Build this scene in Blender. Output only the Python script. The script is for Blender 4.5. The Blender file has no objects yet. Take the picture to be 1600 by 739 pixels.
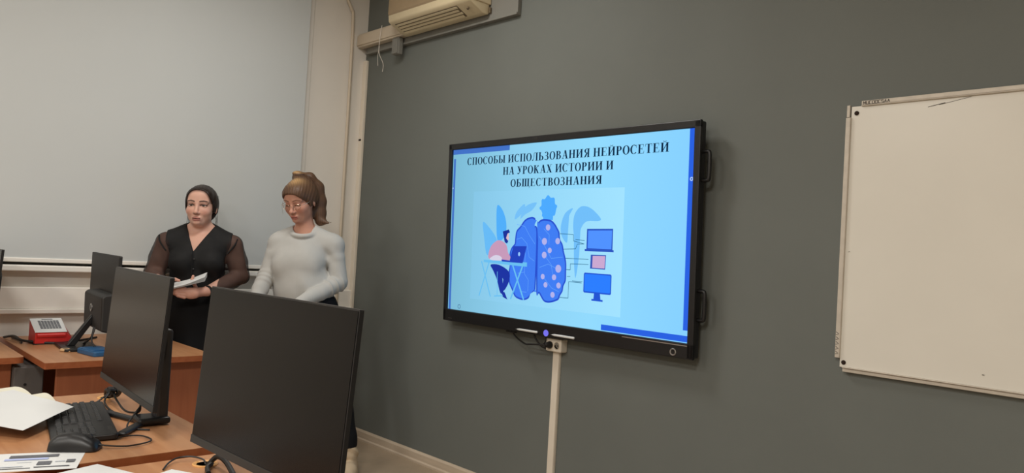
import bpy, bmesh, math, random
import numpy as np
from mathutils import Matrix, Vector
random.seed(7); np.random.seed(7)
SC = bpy.context.scene
COL = SC.collection
R_ = math.radians

# ------------------------------------------------------------------ camera, world, lamps, exposure
cam = bpy.data.objects.new('camera', bpy.data.cameras.new('camera'))
COL.objects.link(cam)
cam.data.sensor_width = 36.0
cam.data.lens = 1196.9 * 36.0 / 1600.0
cam.data.clip_start = 0.05
cam.matrix_world = Matrix(((0.68689636, -0.02343935, 0.72637731, 3.50969106),
                           (0.7244636, -0.05722813, -0.68693335, -2.91249487),
                           (0.05767048, 0.99808594, -0.02232884, 1.32133368),
                           (0, 0, 0, 1)))
SC.camera = cam
SC.view_settings.view_transform = 'Standard'
SC.view_settings.look = 'None'
SC.view_settings.gamma = 1.0
SC.view_settings.use_curve_mapping = False
SC.view_settings.exposure = 0.06
SC.cycles.max_bounces = 8
SC.cycles.use_denoising = True

w = bpy.data.worlds.new('world'); SC.world = w; w.use_nodes = True
w.node_tree.nodes['Background'].inputs[0].default_value = (0.8, 0.85, 1.0, 1)
w.node_tree.nodes['Background'].inputs[1].default_value = 0.02

def lamp(name, loc, watts, size=(0.6, 0.6), color=(1.0, 0.962, 0.90)):
    l = bpy.data.lights.new(name, 'AREA'); l.shape = 'RECTANGLE'
    l.size, l.size_y = size; l.energy = watts; l.color = color
    o = bpy.data.objects.new(name, l); COL.objects.link(o); o.location = loc
    return o
# recessed ceiling panels (all above the frame)
for x_, y_, p_ in ((0.50, -1.30, 27), (0.75, -3.6, 20), (0.75, -5.6, 44),
                   (3.2, -3.6, 64), (3.3, -5.6, 64)):
    lamp('ceiling_panel_lamp', (x_, y_, 3.21), p_)

# ------------------------------------------------------------------ helpers
def lin(c):
    return tuple(((v / 255.0) / 12.92 if v / 255.0 <= 0.04045 else ((v / 255.0 + 0.055) / 1.055) ** 2.4) for v in c)

def nt(name):
    m = bpy.data.materials.new(name); m.use_nodes = True
    return m, m.node_tree.nodes, m.node_tree.links, m.node_tree.nodes['Principled BSDF']

def mat(name, rgb, rough=0.6, metal=0.0, var=0.06, scale=12.0, bump=0.0, bscale=80.0, spec=0.5, stretch=(1, 1, 1), emit=None, coat=0.0):
    """procedural surface: base colour broken up by noise, optional fine relief"""
    m, N, L, b = nt(name)
    c = lin(rgb)
    tc = N.new('ShaderNodeTexCoord'); mp = N.new('ShaderNodeMapping'); mp.inputs['Scale'].default_value = stretch
    L.new(tc.outputs['Object'], mp.inputs['Vector'])
    nz = N.new('ShaderNodeTexNoise'); nz.inputs['Scale'].default_value = scale; nz.inputs['Detail'].default_value = 4
    L.new(mp.outputs[0], nz.inputs['Vector'])
    rp = N.new('ShaderNodeValToRGB')
    rp.color_ramp.elements[0].position = 0.3; rp.color_ramp.elements[1].position = 0.7
    rp.color_ramp.elements[0].color = (*[v * (1 - var) for v in c], 1)
    rp.color_ramp.elements[1].color = (*[min(1, v * (1 + var)) for v in c], 1)
    L.new(nz.outputs['Fac'], rp.inputs[0]); L.new(rp.outputs[0], b.inputs['Base Color'])
    b.inputs['Roughness'].default_value = rough; b.inputs['Metallic'].default_value = metal
    b.inputs['Specular IOR Level'].default_value = spec
    if coat: b.inputs['Coat Weight'].default_value = coat
    if bump:
        n2 = N.new('ShaderNodeTexNoise'); n2.inputs['Scale'].default_value = bscale; n2.inputs['Detail'].default_value = 3
        L.new(mp.outputs[0], n2.inputs['Vector'])
        bp = N.new('ShaderNodeBump'); bp.inputs['Strength'].default_value = bump; bp.inputs['Distance'].default_value = 0.004
        L.new(n2.outputs['Fac'], bp.inputs['Height']); L.new(bp.outputs[0], b.inputs['Normal'])
    if emit:
        b.inputs['Emission Color'].default_value = (*lin(emit[0]), 1); b.inputs['Emission Strength'].default_value = emit[1]
    return m

def wood(name, a, b_, rough=0.38, axis=(1.2, 14, 14)):
    m, N, L, b = nt(name)
    tc = N.new('ShaderNodeTexCoord'); mp = N.new('ShaderNodeMapping'); mp.inputs['Scale'].default_value = axis
    L.new(tc.outputs['Object'], mp.inputs['Vector'])
    n1 = N.new('ShaderNodeTexNoise'); n1.inputs['Scale'].default_value = 2.2; n1.inputs['Detail'].default_value = 8; n1.inputs['Distortion'].default_value = 0.6
    L.new(mp.outputs[0], n1.inputs['Vector'])
    rp = N.new('ShaderNodeValToRGB'); rp.color_ramp.elements[0].position = 0.32; rp.color_ramp.elements[1].position = 0.68
    rp.color_ramp.elements[0].color = (*lin(a), 1); rp.color_ramp.elements[1].color = (*lin(b_), 1)
    L.new(n1.outputs['Fac'], rp.inputs[0]); L.new(rp.outputs[0], b.inputs['Base Color'])
    b.inputs['Roughness'].default_value = rough
    return m

def glow(name, rgb, s=1.0, grad=None):
    """a lit part of a screen; grad = second colour reached along local +X"""
    m = bpy.data.materials.new(name); m.use_nodes = True
    N = m.node_tree.nodes; L = m.node_tree.links; N.clear()
    o = N.new('ShaderNodeOutputMaterial'); e = N.new('ShaderNodeEmission'); e.inputs['Strength'].default_value = s
    e.inputs['Color'].default_value = (*lin(rgb), 1)
    if grad:
        tc = N.new('ShaderNodeTexCoord'); sp = N.new('ShaderNodeSeparateXYZ'); rp = N.new('ShaderNodeValToRGB')
        L.new(tc.outputs['Generated'], sp.inputs[0]); L.new(sp.outputs['X'], rp.inputs[0]); L.new(rp.outputs[0], e.inputs['Color'])
        rp.color_ramp.elements[0].color = (*lin(rgb), 1); rp.color_ramp.elements[1].color = (*lin(grad[-1]), 1)
        for i, g in enumerate(grad[:-1]):
            el = rp.color_ramp.elements.new((i + 1) / len(grad)); el.color = (*lin(g), 1)
    L.new(e.outputs[0], o.inputs['Surface'])
    return m

def tag(o, label=None, cat=None, group=None, kind=None):
    if label: o['label'] = label
    if cat: o['category'] = cat
    if group: o['group'] = group
    if kind: o['kind'] = kind
    return o

def thing(name, loc, label, cat, rz=0.0, group=None):
    o = bpy.data.objects.new(name, None); COL.objects.link(o)
    o.empty_display_size = 0.05
    o.location = loc; o.rotation_euler = (0, 0, rz)
    return tag(o, label, cat, group)

def link(name, me, m, parent=None, world=False, label=None, kind=None):
    o = bpy.data.objects.new(name, me); COL.objects.link(o)
    if m is not None and not me.materials:
        for k in (m if isinstance(m, (list, tuple)) else [m]): me.materials.append(k)
    if parent is not None:
        o.parent = parent
        if world:   # the mesh is given in world coordinates
            pb = Matrix.LocRotScale(parent.location, parent.rotation_euler, parent.scale)
            if parent.parent is not None:
                gp = parent.parent
                pb = Matrix.LocRotScale(gp.location, gp.rotation_euler, gp.scale) @ parent.matrix_parent_inverse @ pb
            o.matrix_parent_inverse = pb.inverted()
    return tag(o, label, None, None, kind)

def obj(name, bm, m, parent=None, world=False, smooth=False, label=None, kind=None):
    me = bpy.data.meshes.new(name)
    bmesh.ops.recalc_face_normals(bm, faces=bm.faces)
    bm.to_mesh(me); bm.free()
    if smooth:
        for p in me.polygons: p.use_smooth = True
        me.set_sharp_from_angle(angle=R_(40))
    return link(name, me, m, parent, world, label, kind)

def struct(name, bm, m, parent=None, **k):
    o = obj(name, bm, m, parent, **k)
    if parent is None: o['kind'] = 'structure'
    return o

def B():
    return bmesh.new()

def merge(bm, t, M=None):
    if M is not None: t.transform(M)
    me = bpy.data.meshes.new('tmp'); t.to_mesh(me); t.free(); bm.from_mesh(me); bpy.data.meshes.remove(me)

def box(bm, lo, hi, bev=0.0, seg=2, M=None):
    t = bmesh.new(); bmesh.ops.create_cube(t, size=1.0)
    for v in t.verts:
        v.co = Vector([lo[i] + (v.co[i] + 0.5) * (hi[i] - lo[i]) for i in range(3)])
    if bev > 0:
        bmesh.ops.bevel(t, geom=list(t.edges), offset=bev, segments=seg, profile=0.5, affect='EDGES')
    merge(bm, t, M); return bm

def tube(bm, pts, r, n=8, M=None, closed=False, caps=True):
    """sweep a round section along a polyline; r may be a list"""
    P = [Vector(p) for p in pts]; k = len(P)
    rr = r if isinstance(r, (list, tuple)) else [r] * k
    t = bmesh.new(); rings = []
    up = None
    for i in range(k):
        a = P[(i - 1) % k] if (closed or i > 0) else P[i]
        b = P[(i + 1) % k] if (closed or i < k - 1) else P[i]
        d = (b - a).normalized()
        if up is None:
            up = d.orthogonal().normalized()
        up = (up - d * up.dot(d)).normalized()
        s = d.cross(up)
        rings.append([t.verts.new(P[i] + (up * math.cos(2 * math.pi * j / n) + s * math.sin(2 * math.pi * j / n)) * rr[i]) for j in range(n)])
    for i in range(k if closed else k - 1):
        A, C_ = rings[i], rings[(i + 1) % k]
        for j in range(n):
            t.faces.new((A[j], A[(j + 1) % n], C_[(j + 1) % n], C_[j]))
    if caps and not closed:
        t.faces.new(rings[0][::-1]); t.faces.new(rings[-1])
    merge(bm, t, M); return bm

def smoothpath(pts, n=6):
    """Catmull-Rom through the points"""
    P = [Vector(p) for p in pts]; out = []
    for i in range(len(P) - 1):
        p0 = P[max(i - 1, 0)]; p1 = P[i]; p2 = P[i + 1]; p3 = P[min(i + 2, len(P) - 1)]
        for j in range(n):
            t = j / n
            out.append(0.5 * ((2 * p1) + (-p0 + p2) * t + (2 * p0 - 5 * p1 + 4 * p2 - p3) * t * t + (-p0 + 3 * p1 - 3 * p2 + p3) * t ** 3))
    out.append(P[-1]); return out

def prism(bm, outline, lo, hi, M=None, axis='z', bev=0.0):
    """extrude a 2D outline; axis z: (x,y)->z, axis y: (x,z)->y, axis x: (y,z)->x"""
    t = bmesh.new()
    f = {'z': lambda p, h: (p[0], p[1], h), 'y': lambda p, h: (p[0], h, p[1]), 'x': lambda p, h: (h, p[0], p[1])}[axis]
    a = [t.verts.new(f(p, lo)) for p in outline]; b = [t.verts.new(f(p, hi)) for p in outline]
    n = len(outline)
    t.faces.new(a); t.faces.new(b)
    for i in range(n): t.faces.new((a[i], a[(i + 1) % n], b[(i + 1) % n], b[i]))
    bmesh.ops.recalc_face_normals(t, faces=t.faces)
    if bev: bmesh.ops.bevel(t, geom=list(t.edges), offset=bev, segments=2, profile=0.5, affect='EDGES')
    merge(bm, t, M); return bm

def lathe(bm, prof, n=24, M=None):
    t = bmesh.new(); rings = []
    for r, z in prof:
        rings.append([t.verts.new((r * math.cos(2 * math.pi * j / n), r * math.sin(2 * math.pi * j / n), z)) for j in range(n)])
    for i in range(len(rings) - 1):
        for j in range(n):
            t.faces.new((rings[i][j], rings[i][(j + 1) % n], rings[i + 1][(j + 1) % n], rings[i + 1][j]))
    t.faces.new(rings[0][::-1]); t.faces.new(rings[-1])
    merge(bm, t, M); return bm

def T(x, y, z, rz=0, rx=0, ry=0):
    return Matrix.Translation((x, y, z)) @ Matrix.Rotation(rz, 4, 'Z') @ Matrix.Rotation(ry, 4, 'Y') @ Matrix.Rotation(rx, 4, 'X')

def rrect(x0, x1, y0, y1, r, n=5):
    out = []
    for cx, cy, a0 in ((x1 - r, y1 - r, 0), (x0 + r, y1 - r, 90), (x0 + r, y0 + r, 180), (x1 - r, y0 + r, 270)):
        for i in range(n + 1):
            a = R_(a0 + 90 * i / n); out.append((cx + r * math.cos(a), cy + r * math.sin(a)))
    return out

# ------------------------------------------------------------------ materials
M_wall = mat('grey_wall_paint', (106, 110, 106), 0.75, var=0.035, scale=2.5, bump=0.05, bscale=160)
M_board = mat('light_grey_board_paint', (124, 123, 117), 0.7, var=0.03, scale=3)
M_white = mat('white_wall_paint', (232, 226, 217), 0.65, var=0.02, scale=3, bump=0.04, bscale=60)
M_ceil = mat('ceiling_paint', (225, 222, 214), 0.8, var=0.02)
M_rear = mat('rear_wall_paint', (196, 190, 178), 0.8, var=0.03)
M_floor = mat('beige_linoleum', (168, 150, 128), 0.45, var=0.10, scale=6, stretch=(1, 1, 1))
M_pvc = mat('white_pvc', (226, 216, 200), 0.4, var=0.02)
M_pvcw = mat('bright_white_pvc', (244, 240, 232), 0.4, var=0.01)
M_sill = mat('white_sill_plastic', (243, 240, 232), 0.35, var=0.015)
M_cream = mat('cream_duct_plastic', (204, 190, 170), 0.45, var=0.03)
M_base = mat('pale_wood_skirting', (196, 180, 160), 0.5, var=0.08, scale=4, stretch=(1, 12, 12))
M_blind = mat('grey_blind_fabric', (203, 207, 207), 0.85, var=0.015, scale=1.5, bump=0.05, bscale=600)
M_desk = wood('orange_beech_laminate', (170, 118, 80), (186, 136, 96), 0.36)
M_deskedge = wood('beech_edge_band', (142, 76, 42), (156, 88, 52), 0.4)
M_panel = wood('reddish_beech_panel', (146, 82, 52), (160, 94, 60), 0.5, axis=(14, 14, 1.2))
M_black = mat('black_plastic', (22, 22, 24), 0.42, var=0.05)
M_blackm = mat('matte_black_plastic', (34, 33, 32), 0.55, var=0.05)
M_screenoff = mat('matte_monitor_screen', (10, 9, 9), 0.26, var=0.03, scale=3, spec=0.15)
M_stand = mat('dark_grey_stand', (46, 46, 50), 0.4, var=0.04)
M_key = mat('black_keycap', (40, 41, 43), 0.5, var=0.05)
M_cable = mat('black_cable', (22, 20, 20), 0.5, var=0.05)
M_silver = mat('silver_metal', (190, 190, 190), 0.3, metal=0.9, var=0.03)
M_alu = mat('aged_aluminium', (202, 193, 180), 0.5, metal=0.15, var=0.06, scale=30)
M_paper = mat('white_paper', (214, 216, 216), 0.7, var=0.01)
M_creampaper = mat('cream_paper', (220, 216, 198), 0.7, var=0.02)
M_ink = mat('grey_print_ink', (96, 98, 104), 0.7, var=0.10, scale=300)
M_inklight = mat('pale_print_ink', (196, 202, 210), 0.7, var=0.05, scale=200)
M_inkblue = mat('blue_print_ink', (170, 182, 224), 0.7, var=0.05)
M_inkcyan = mat('cyan_print_ink', (160, 205, 224), 0.7, var=0.05)
M_red = mat('red_cardboard', (205, 44, 40), 0.45, var=0.04)
M_blue = mat('blue_plastic', (34, 84, 128), 0.4, var=0.05)
M_tan = mat('tan_rubber', (196, 164, 124), 0.5, var=0.05)
M_grom = mat('beech_plastic_grommet', (214, 160, 98), 0.4, var=0.03)
M_hole = mat('dark_hole', (40, 24, 16), 0.9)
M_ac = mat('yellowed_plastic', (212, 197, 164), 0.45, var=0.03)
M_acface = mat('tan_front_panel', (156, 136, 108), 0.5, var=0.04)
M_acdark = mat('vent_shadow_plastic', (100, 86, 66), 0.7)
M_boardwhite = mat('whiteboard_enamel', (226, 222, 212), 0.28, var=0.02, scale=3, spec=0.5)
M_greybox = mat('dark_grey_case', (88, 84, 82), 0.5, var=0.05)
M_thread = mat('white_thread', (220, 214, 205), 0.7)
M_mark = mat('marker_ink', (60, 52, 44), 0.6)

# ------------------------------------------------------------------ the room
XL, XR, YB, ZC = -1.18, 5.6, -7.2, 3.25
struct('floor', box(B(), (XL - 0.3, YB, -0.1), (XR, 0.1, 0.0)), M_floor)
struct('ceiling', box(B(), (XL - 0.3, YB, ZC), (XR, 0.1, ZC + 0.1)), M_ceil)
struct('wall_front', box(B(), (XL, 0.0, 0.0), (XR, 0.12, ZC)), M_wall)
struct('wall_back', box(B(), (XL - 0.2, YB - 0.1, 0.0), (XR, YB, ZC)), M_rear)
struct('wall_right', box(B(), (XR, YB, 0.0), (XR + 0.1, 0.1, ZC)), M_rear)
bm = B()                                            # window wall: piers and parapet around the opening
box(bm, (XL - 0.2, YB, 0.0), (XL, 0.1, 1.085))
box(bm, (XL - 0.2, -0.47, 1.085), (XL, 0.1, ZC))
box(bm, (XL - 0.2, YB, 1.085), (XL, -3.9, ZC))
box(bm, (XL - 0.2, -3.9, 3.0), (XL, -0.47, ZC))
struct('wall_left', bm, M_white)
bm = B()
box(bm, (XL - 0.16, -3.9, 1.10), (XL - 0.11, -0.47, 1.16)); box(bm, (XL - 0.16, -3.9, 2.94), (XL - 0.11, -0.47, 3.0))
for y in (-3.9, -2.8, -1.65, -0.53): box(bm, (XL - 0.16, y, 1.16), (XL - 0.11, y + 0.06, 2.94))
wf = struct('window_1', bm, M_pvc)
struct('glass', box(B(), (XL - 0.14, -3.88, 1.15), (XL - 0.132, -0.49, 2.95)), mat('dark_night_glass', (12, 14, 20), 0.05, var=0.0), wf)
# sill board with its underside lip, reaching out over the parapet
struct('trim_1', box(B(), (XL - 0.11, -3.9, 1.085), (XL + 0.075, -0.47, 1.117), 0.006), M_sill)
# boxy pipe cover along the parapet with a lower lip
bm = B(); box(bm, (XL, YB, 0.885), (XL + 0.028, -0.02, 1.0), 0.004); box(bm, (XL, YB, 0.860), (XL + 0.040, -0.02, 0.885), 0.004)
struct('trim_2', bm, M_pvcw)
# pale skirting along the front wall, plastic corner channel, blind guide strip
bm = B(); prism(bm, [(0, 0), (-0.022, 0), (-0.022, 0.012), (-0.014, 0.020), (-0.014, 0.058), (-0.006, 0.070), (0, 0.070)], XL + 0.02, XR, axis='x')
struct('baseboard_front', bm, M_base)
bm = B(); box(bm, (XL, -0.022, 0.07), (XL + 0.042, 0.0, 2.62), 0.004)
struct('trim_3', bm, M_pvc)
bm = B(); box(bm, (XL, -0.475, 1.125), (XL + 0.012, -0.425, ZC), 0.004)
struct('trim_4', bm, M_white)
bm = B(); tube(bm, smoothpath([(XL + 0.03, -0.135, 0.05), (XL + 0.03, -0.135, 1.5), (XL + 0.03, -0.137, 2.4), (XL + 0.03, -0.142, 2.88), (XL + 0.03, -0.158, 2.95), (XL + 0.02, -0.190, 3.03), (XL + 0.02, -0.20, 3.2)], 6), 0.011, 12)
p = obj('heating_pipe', bm, M_cream, None, smooth=True)
tag(p, 'thin cream vertical pipe bent near the ceiling, on the white corner pier', 'pipe')
obj('mark', box(B(), (XL + 0.006, -0.0245, 2.052), (XL + 0.034, -0.0215, 2.064)), M_hole, [o for o in bpy.data.objects if o.name == 'trim_3'][0])

# roller blind over the window
bl = thing('roller_blind', (XL + 0.05, -2.2, 3.1), 'wide plain grey roller blind pulled down over the window', 'blind')
obj('fabric', box(B(), (XL + 0.050, -3.95, 1.150), (XL + 0.052, -0.476, 3.12)), M_blind, bl, True)
obj('bottom_bar', box(B(), (XL + 0.042, -3.95, 1.132), (XL + 0.060, -0.478, 1.154), 0.004), M_pvcw, bl, True, label='white bottom bar')
bm = B(); tube(bm, [(XL + 0.055, -3.95, 3.12), (XL + 0.055, -0.475, 3.12)], 0.03, 14); obj('roller', bm, M_pvc, bl, True, smooth=True)

# ------------------------------------------------------------------ air conditioner, duct and board, top left of the front wall
bd = thing('mounting_board', (-0.4, 0, 2.655), 'flat grey painted board behind the air conditioner', 'board')
obj('panel', box(box(B(), (-0.60, -0.028, 2.70), (0.40, -0.001, 3.10), 0.003), (-1.135, -0.028, 2.655), (0.40, -0.001, 2.705), 0.003), M_board, bd, True)
obj('rim', box(B(), (-1.135, -0.036, 2.655), (0.40, -0.028, 2.668), 0.002), M_board, bd, True)
du = thing('cable_duct', (-0.9, 0, 2.70), 'cream plastic cable duct running from the room corner to the air conditioner', 'duct')
obj('channel', box(B(), (XL + 0.004, -0.078, 2.700), (-0.625, -0.0285, 2.795), 0.006), M_cream, du, True)
obj('lid', box(B(), (XL + 0.004, -0.086, 2.712), (-0.625, -0.078, 2.783), 0.004), M_cream, du, True)
bk = thing('junction_box', (-0.72, 0, 2.585), 'small grey painted box hanging below the cream duct', 'box')
obj('body', box(B(), (-0.745, -0.078, 2.585), (-0.675, -0.037, 2.70), 0.008), M_board, bk, True)
obj('cover', box(B(), (-0.741, -0.084, 2.590), (-0.679, -0.078, 2.69), 0.004), M_board, bk, True)
bm = B(); tube(bm, smoothpath([(-0.86, -0.092, 2.80), (-0.862, -0.10, 2.72), (-0.872, -0.095, 2.62), (-0.868, -0.06, 2.55), (-0.885, -0.05, 2.50)], 6), 0.0022, 6)
tube(bm, smoothpath([(-0.866, -0.097, 2.66), (-0.90, -0.085, 2.60), (-0.915, -0.07, 2.54)], 5), 0.0018, 6)
tag(obj('thread', bm, M_thread, None), 'thin white thread dangling from the cream duct', 'string')

ac = thing('air_conditioner', (-0.22, 0, 2.69), 'yellowed wall air conditioner with slatted outlet at the frame top', 'air conditioner')
X0, X1 = -0.62, 0.17
prof = [(-0.0375, 2.695), (-0.060, 2.690), (-0.085, 2.692), (-0.185, 2.738), (-0.202, 2.752), (-0.207, 2.80), (-0.203, 2.95), (-0.17, 2.985), (-0.0375, 2.985)]
bm = B(); prism(bm, prof, X0, X1, axis='x', bev=0.007); obj('body', bm, M_ac, ac, True, smooth=True)
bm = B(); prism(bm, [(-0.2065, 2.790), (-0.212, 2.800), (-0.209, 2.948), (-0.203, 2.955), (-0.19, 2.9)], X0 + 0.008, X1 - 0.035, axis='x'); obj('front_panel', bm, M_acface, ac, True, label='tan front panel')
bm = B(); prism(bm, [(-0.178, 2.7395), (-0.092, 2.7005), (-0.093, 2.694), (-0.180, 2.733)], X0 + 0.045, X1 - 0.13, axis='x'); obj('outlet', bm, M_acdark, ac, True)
for i in range(4):
    f = (i + 0.5) / 4
    y = -0.178 + 0.086 * f; z = 2.732 - 0.040 * f
    bm = B(); prism(bm, [(y - 0.0075, z + 0.002), (y + 0.0055, z - 0.0050), (y + 0.0062, z - 0.0012), (y - 0.007, z + 0.006)], X0 + 0.05, X1 - 0.135 - 0.01 * (i % 2), axis='x')
    obj('slat', bm, M_ac, ac, True)
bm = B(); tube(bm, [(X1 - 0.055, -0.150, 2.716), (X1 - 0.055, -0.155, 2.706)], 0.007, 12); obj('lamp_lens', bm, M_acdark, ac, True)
obj('end_cap', box(B(), (X1 - 0.002, -0.19, 2.75), (X1 + 0.006, -0.03, 2.97), 0.005), M_ac, ac, True)
bm = B(); box(bm, (X1 + 0.001, -0.044, 2.70), (X1 + 0.012, -0.03, 2.735), 0.003); obj('clip', bm, M_acdark, ac, True)

# ------------------------------------------------------------------ whiteboard
wb = thing('whiteboard', (3.0, 0, 0.957), 'large worn whiteboard with aluminium edging on the front wall', 'whiteboard')
WX0, WX1, WZ0, WZ1 = 2.255, 3.80, 0.957, 1.963
obj('writing_surface', box(B(), (WX0 + 0.022, -0.020, WZ0 + 0.012), (WX1 - 0.02, -0.006, WZ1 - 0.014), 0.001), M_boardwhite, wb, True)
def edging(lo, hi, ax):
    bm = B(); box(bm, lo, hi, 0.002)
    return obj('edge_strip', bm, M_alu, wb, True)
edging((WX0 + 0.004, -0.026, WZ0 + 0.045), (WX0 + 0.020, -0.002, WZ1 - 0.055), 2)
edging((WX0 + 0.0205, -0.030, WZ0 + 0.045), (WX0 + 0.0235, -0.018, WZ1 - 0.055), 2)
edging((WX0 + 0.060, -0.026, WZ1 - 0.012), (WX1, -0.002, WZ1 + 0.004), 0)
edging((WX0 + 0.060, -0.030, WZ1 - 0.0165), (WX1, -0.018, WZ1 - 0.0125), 0)
edging((WX0 + 0.035, -0.026, WZ0 - 0.004), (WX1, -0.002, WZ0 + 0.010), 0)
edging((WX0 + 0.035, -0.034, WZ0 + 0.0105), (WX1, -0.018, WZ0 + 0.0145), 0)
edging((WX1 - 0.02, -0.026, WZ0), (WX1, -0.002, WZ1), 2)
for x, z in ((WX0 + 0.042, WZ1 - 0.040), (WX0 + 0.037, WZ0 + 0.030)):
    bm = B(); tube(bm, [(x, -0.019, z), (x, -0.0225, z)], 0.0085, 14); tube(bm, [(x, -0.022, z), (x, -0.024, z)], 0.005, 10)
    obj('screw', bm, M_hole, wb, True, label='dark corner screw')
obj('corner_stub', box(B(), (WX0 + 0.002, -0.016, WZ1 - 0.052), (WX0 + 0.014, -0.002, WZ1 - 0.006), 0.002), M_alu, wb, True)
# hand lettering on the edging and old marker scratches
bm = B(); x = WX0 + 0.067
for i, s in enumerate('MUCOOCSAA'):
    wd = 0.0075
    segs = {'M': [(0, 0, 0, 1), (0, 1, .5, .3), (.5, .3, 1, 1), (1, 1, 1, 0)], 'U': [(0, 1, 0, 0), (0, 0, 1, 0), (1, 0, 1, 1)],
            'C': [(1, 1, 0, 1), (0, 1, 0, 0), (0, 0, 1, 0)], 'O': [(0, 0, 1, 0), (1, 0, 1, 1), (1, 1, 0, 1), (0, 1, 0, 0)],
            'S': [(1, 1, 0, 1), (0, 1, 0, .5), (0, .5, 1, .5), (1, .5, 1, 0), (1, 0, 0, 0)], 'A': [(0, 0, .5, 1), (.5, 1, 1, 0), (.2, .4, .8, .4)]}[s]
    for a, b_, c, d in segs:
        tube(bm, [(x + a * wd, -0.0264, WZ1 - 0.010 + b_ * 0.011), (x + c * wd, -0.0264, WZ1 - 0.010 + d * 0.011)], 0.0011, 4)
    x += 0.0108
obj('lettering', bm, M_mark, wb, True, label='dark hand lettering along the top edging')
bm = B()
for k in range(5):
    z = WZ0 + 0.058 + k * 0.018
    tube(bm, [(WX0 + 0.006, -0.0264, z), (WX0 + 0.017, -0.0264, z + 0.004), (WX0 + 0.007, -0.0264, z + 0.011)], 0.0011, 4)
obj('lettering', bm, M_mark, wb, True, label='dark hand lettering on the left edging')
bm = B()
bm.free()
for a_, b_, r_ in (((2.545, 1.922), (2.60, 1.932), .0012), ((2.58, 1.926), (2.68, 1.944), .0008), ((2.29, 1.40), (2.296, 1.402), .001), ((2.748, 1.011), (2.755, 1.011), .0014)):
    obj('scratch', tube(B(), [(a_[0], -0.0205, a_[1]), (b_[0], -0.0205, b_[1])], r_, 4), M_mark, wb, True)

# ------------------------------------------------------------------ desks
def desk(label, x0, x1, y0, y1, panels, grommet=None, rcorner=0.0, group=None):
    d = thing('desk', ((x0 + x1) / 2, (y0 + y1) / 2, 0), label, 'desk')
    if rcorner:
        out = rrect(x0, x1, y0, y1, rcorner)
    else:
        out = rrect(x0, x1, y0, y1, 0.006, 2)
    bm = B(); prism(bm, out, 0.7235, 0.75, axis='z'); obj('desktop', bm, M_desk, d, True)
    # the band glued round the rim
    band = B(); n = len(out)
    cx, cy = (x0 + x1) / 2, (y0 + y1) / 2
    ov = [band.verts.new((p[0] + (0.0008 if p[0] > cx else -0.0008), p[1] + (0.0008 if p[1] > cy else -0.0008), z)) for z in (0.7232, 0.7490) for p in out]
    for i in range(n): band.faces.new((ov[i], ov[(i + 1) % n], ov[n + (i + 1) % n], ov[n + i]))
    obj('edge_band', band, M_deskedge, d, True, label='darker red edge band')
    for lo, hi in panels:
        obj('side_panel', box(B(), lo, hi, 0.002, 1), M_panel, d, True)
    if grommet:
        gx, gy = grommet
        bm = B(); lathe(bm, [(0.020, 0.7495), (0.031, 0.7495), (0.031, 0.7520), (0.029, 0.7535), (0.023, 0.7528), (0.021, 0.7512)], 28, T(gx, gy, 0))
        g = obj('grommet', bm, M_grom, d, True, smooth=True, label='light plastic cable grommet')
        bm = B(); tube(bm, [(gx, gy, 0.7490), (gx, gy, 0.7512)], 0.0212, 24); obj('hole', bm, M_hole, g, True)
    return d
desk('orange beech desk carrying the black keyboard and mouse', 0.58, 1.445, -2.74, -1.985,
     [((0.62, -2.70, 0), (0.64, -2.03, 0.7232)), ((1.385, -2.70, 0), (1.405, -2.03, 0.7232)), ((0.64, -2.06, 0.2), (1.385, -2.04, 0.7232))], (0.672, -2.085))
desk('orange beech desk in the near corner, under the nearest monitor', 1.52, 2.40, -2.74, -1.985,
     [((1.57, -2.70, 0), (1.59, -2.03, 0.7232)), ((2.33, -2.70, 0), (2.35, -2.03, 0.7232)), ((1.59, -2.06, 0.2), (2.33, -2.04, 0.7232))], (1.600, -2.118))
desk('orange beech desk with the red box, in front of the dark-dressed person', -1.10, -0.155, -2.095, -1.375,
     [((-0.235, -2.035, 0), (-0.215, -1.40, 0.7232)), ((-1.08, -1.43, 0), (-0.235, -1.41, 0.7232)), ((-1.08, -2.035, 0), (-1.06, -1.43, 0.60))])
desk('orange beech desk with a rounded corner at the left photo edge', -1.10, -0.355, -2.95, -2.128,
     [((-0.43, -2.90, 0), (-0.41, -2.165, 0.7232)), ((-1.08, -2.90, 0), (-1.06, -2.185, 0.7232))], rcorner=0.03)
# ------------------------------------------------------------------ computer tower under the desks
tw = thing('computer_tower', (-0.63, -2.11, 0), 'dark grey computer tower standing on the floor between the two far desks', 'computer')
obj('case', box(B(), (-0.86, -2.162, 0.012), (-0.40, -2.042, 0.705), 0.006), M_greybox, tw, True)
obj('front_panel', box(B(), (-0.40, -2.160, 0.014), (-0.385, -2.044, 0.703), 0.005), M_greybox, tw, True)
bm = B(); tube(bm, [(-0.386, -2.115, 0.625), (-0.383, -2.115, 0.625)], 0.006, 12); obj('power_button', bm, M_black, tw, True)
for x in (-0.8, -0.46):
    for y in (-2.14, -2.065): obj('foot', box(B(), (x - 0.02, y - 0.015, 0), (x + 0.02, y + 0.015, 0.012)), M_black, tw, True)

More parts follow.
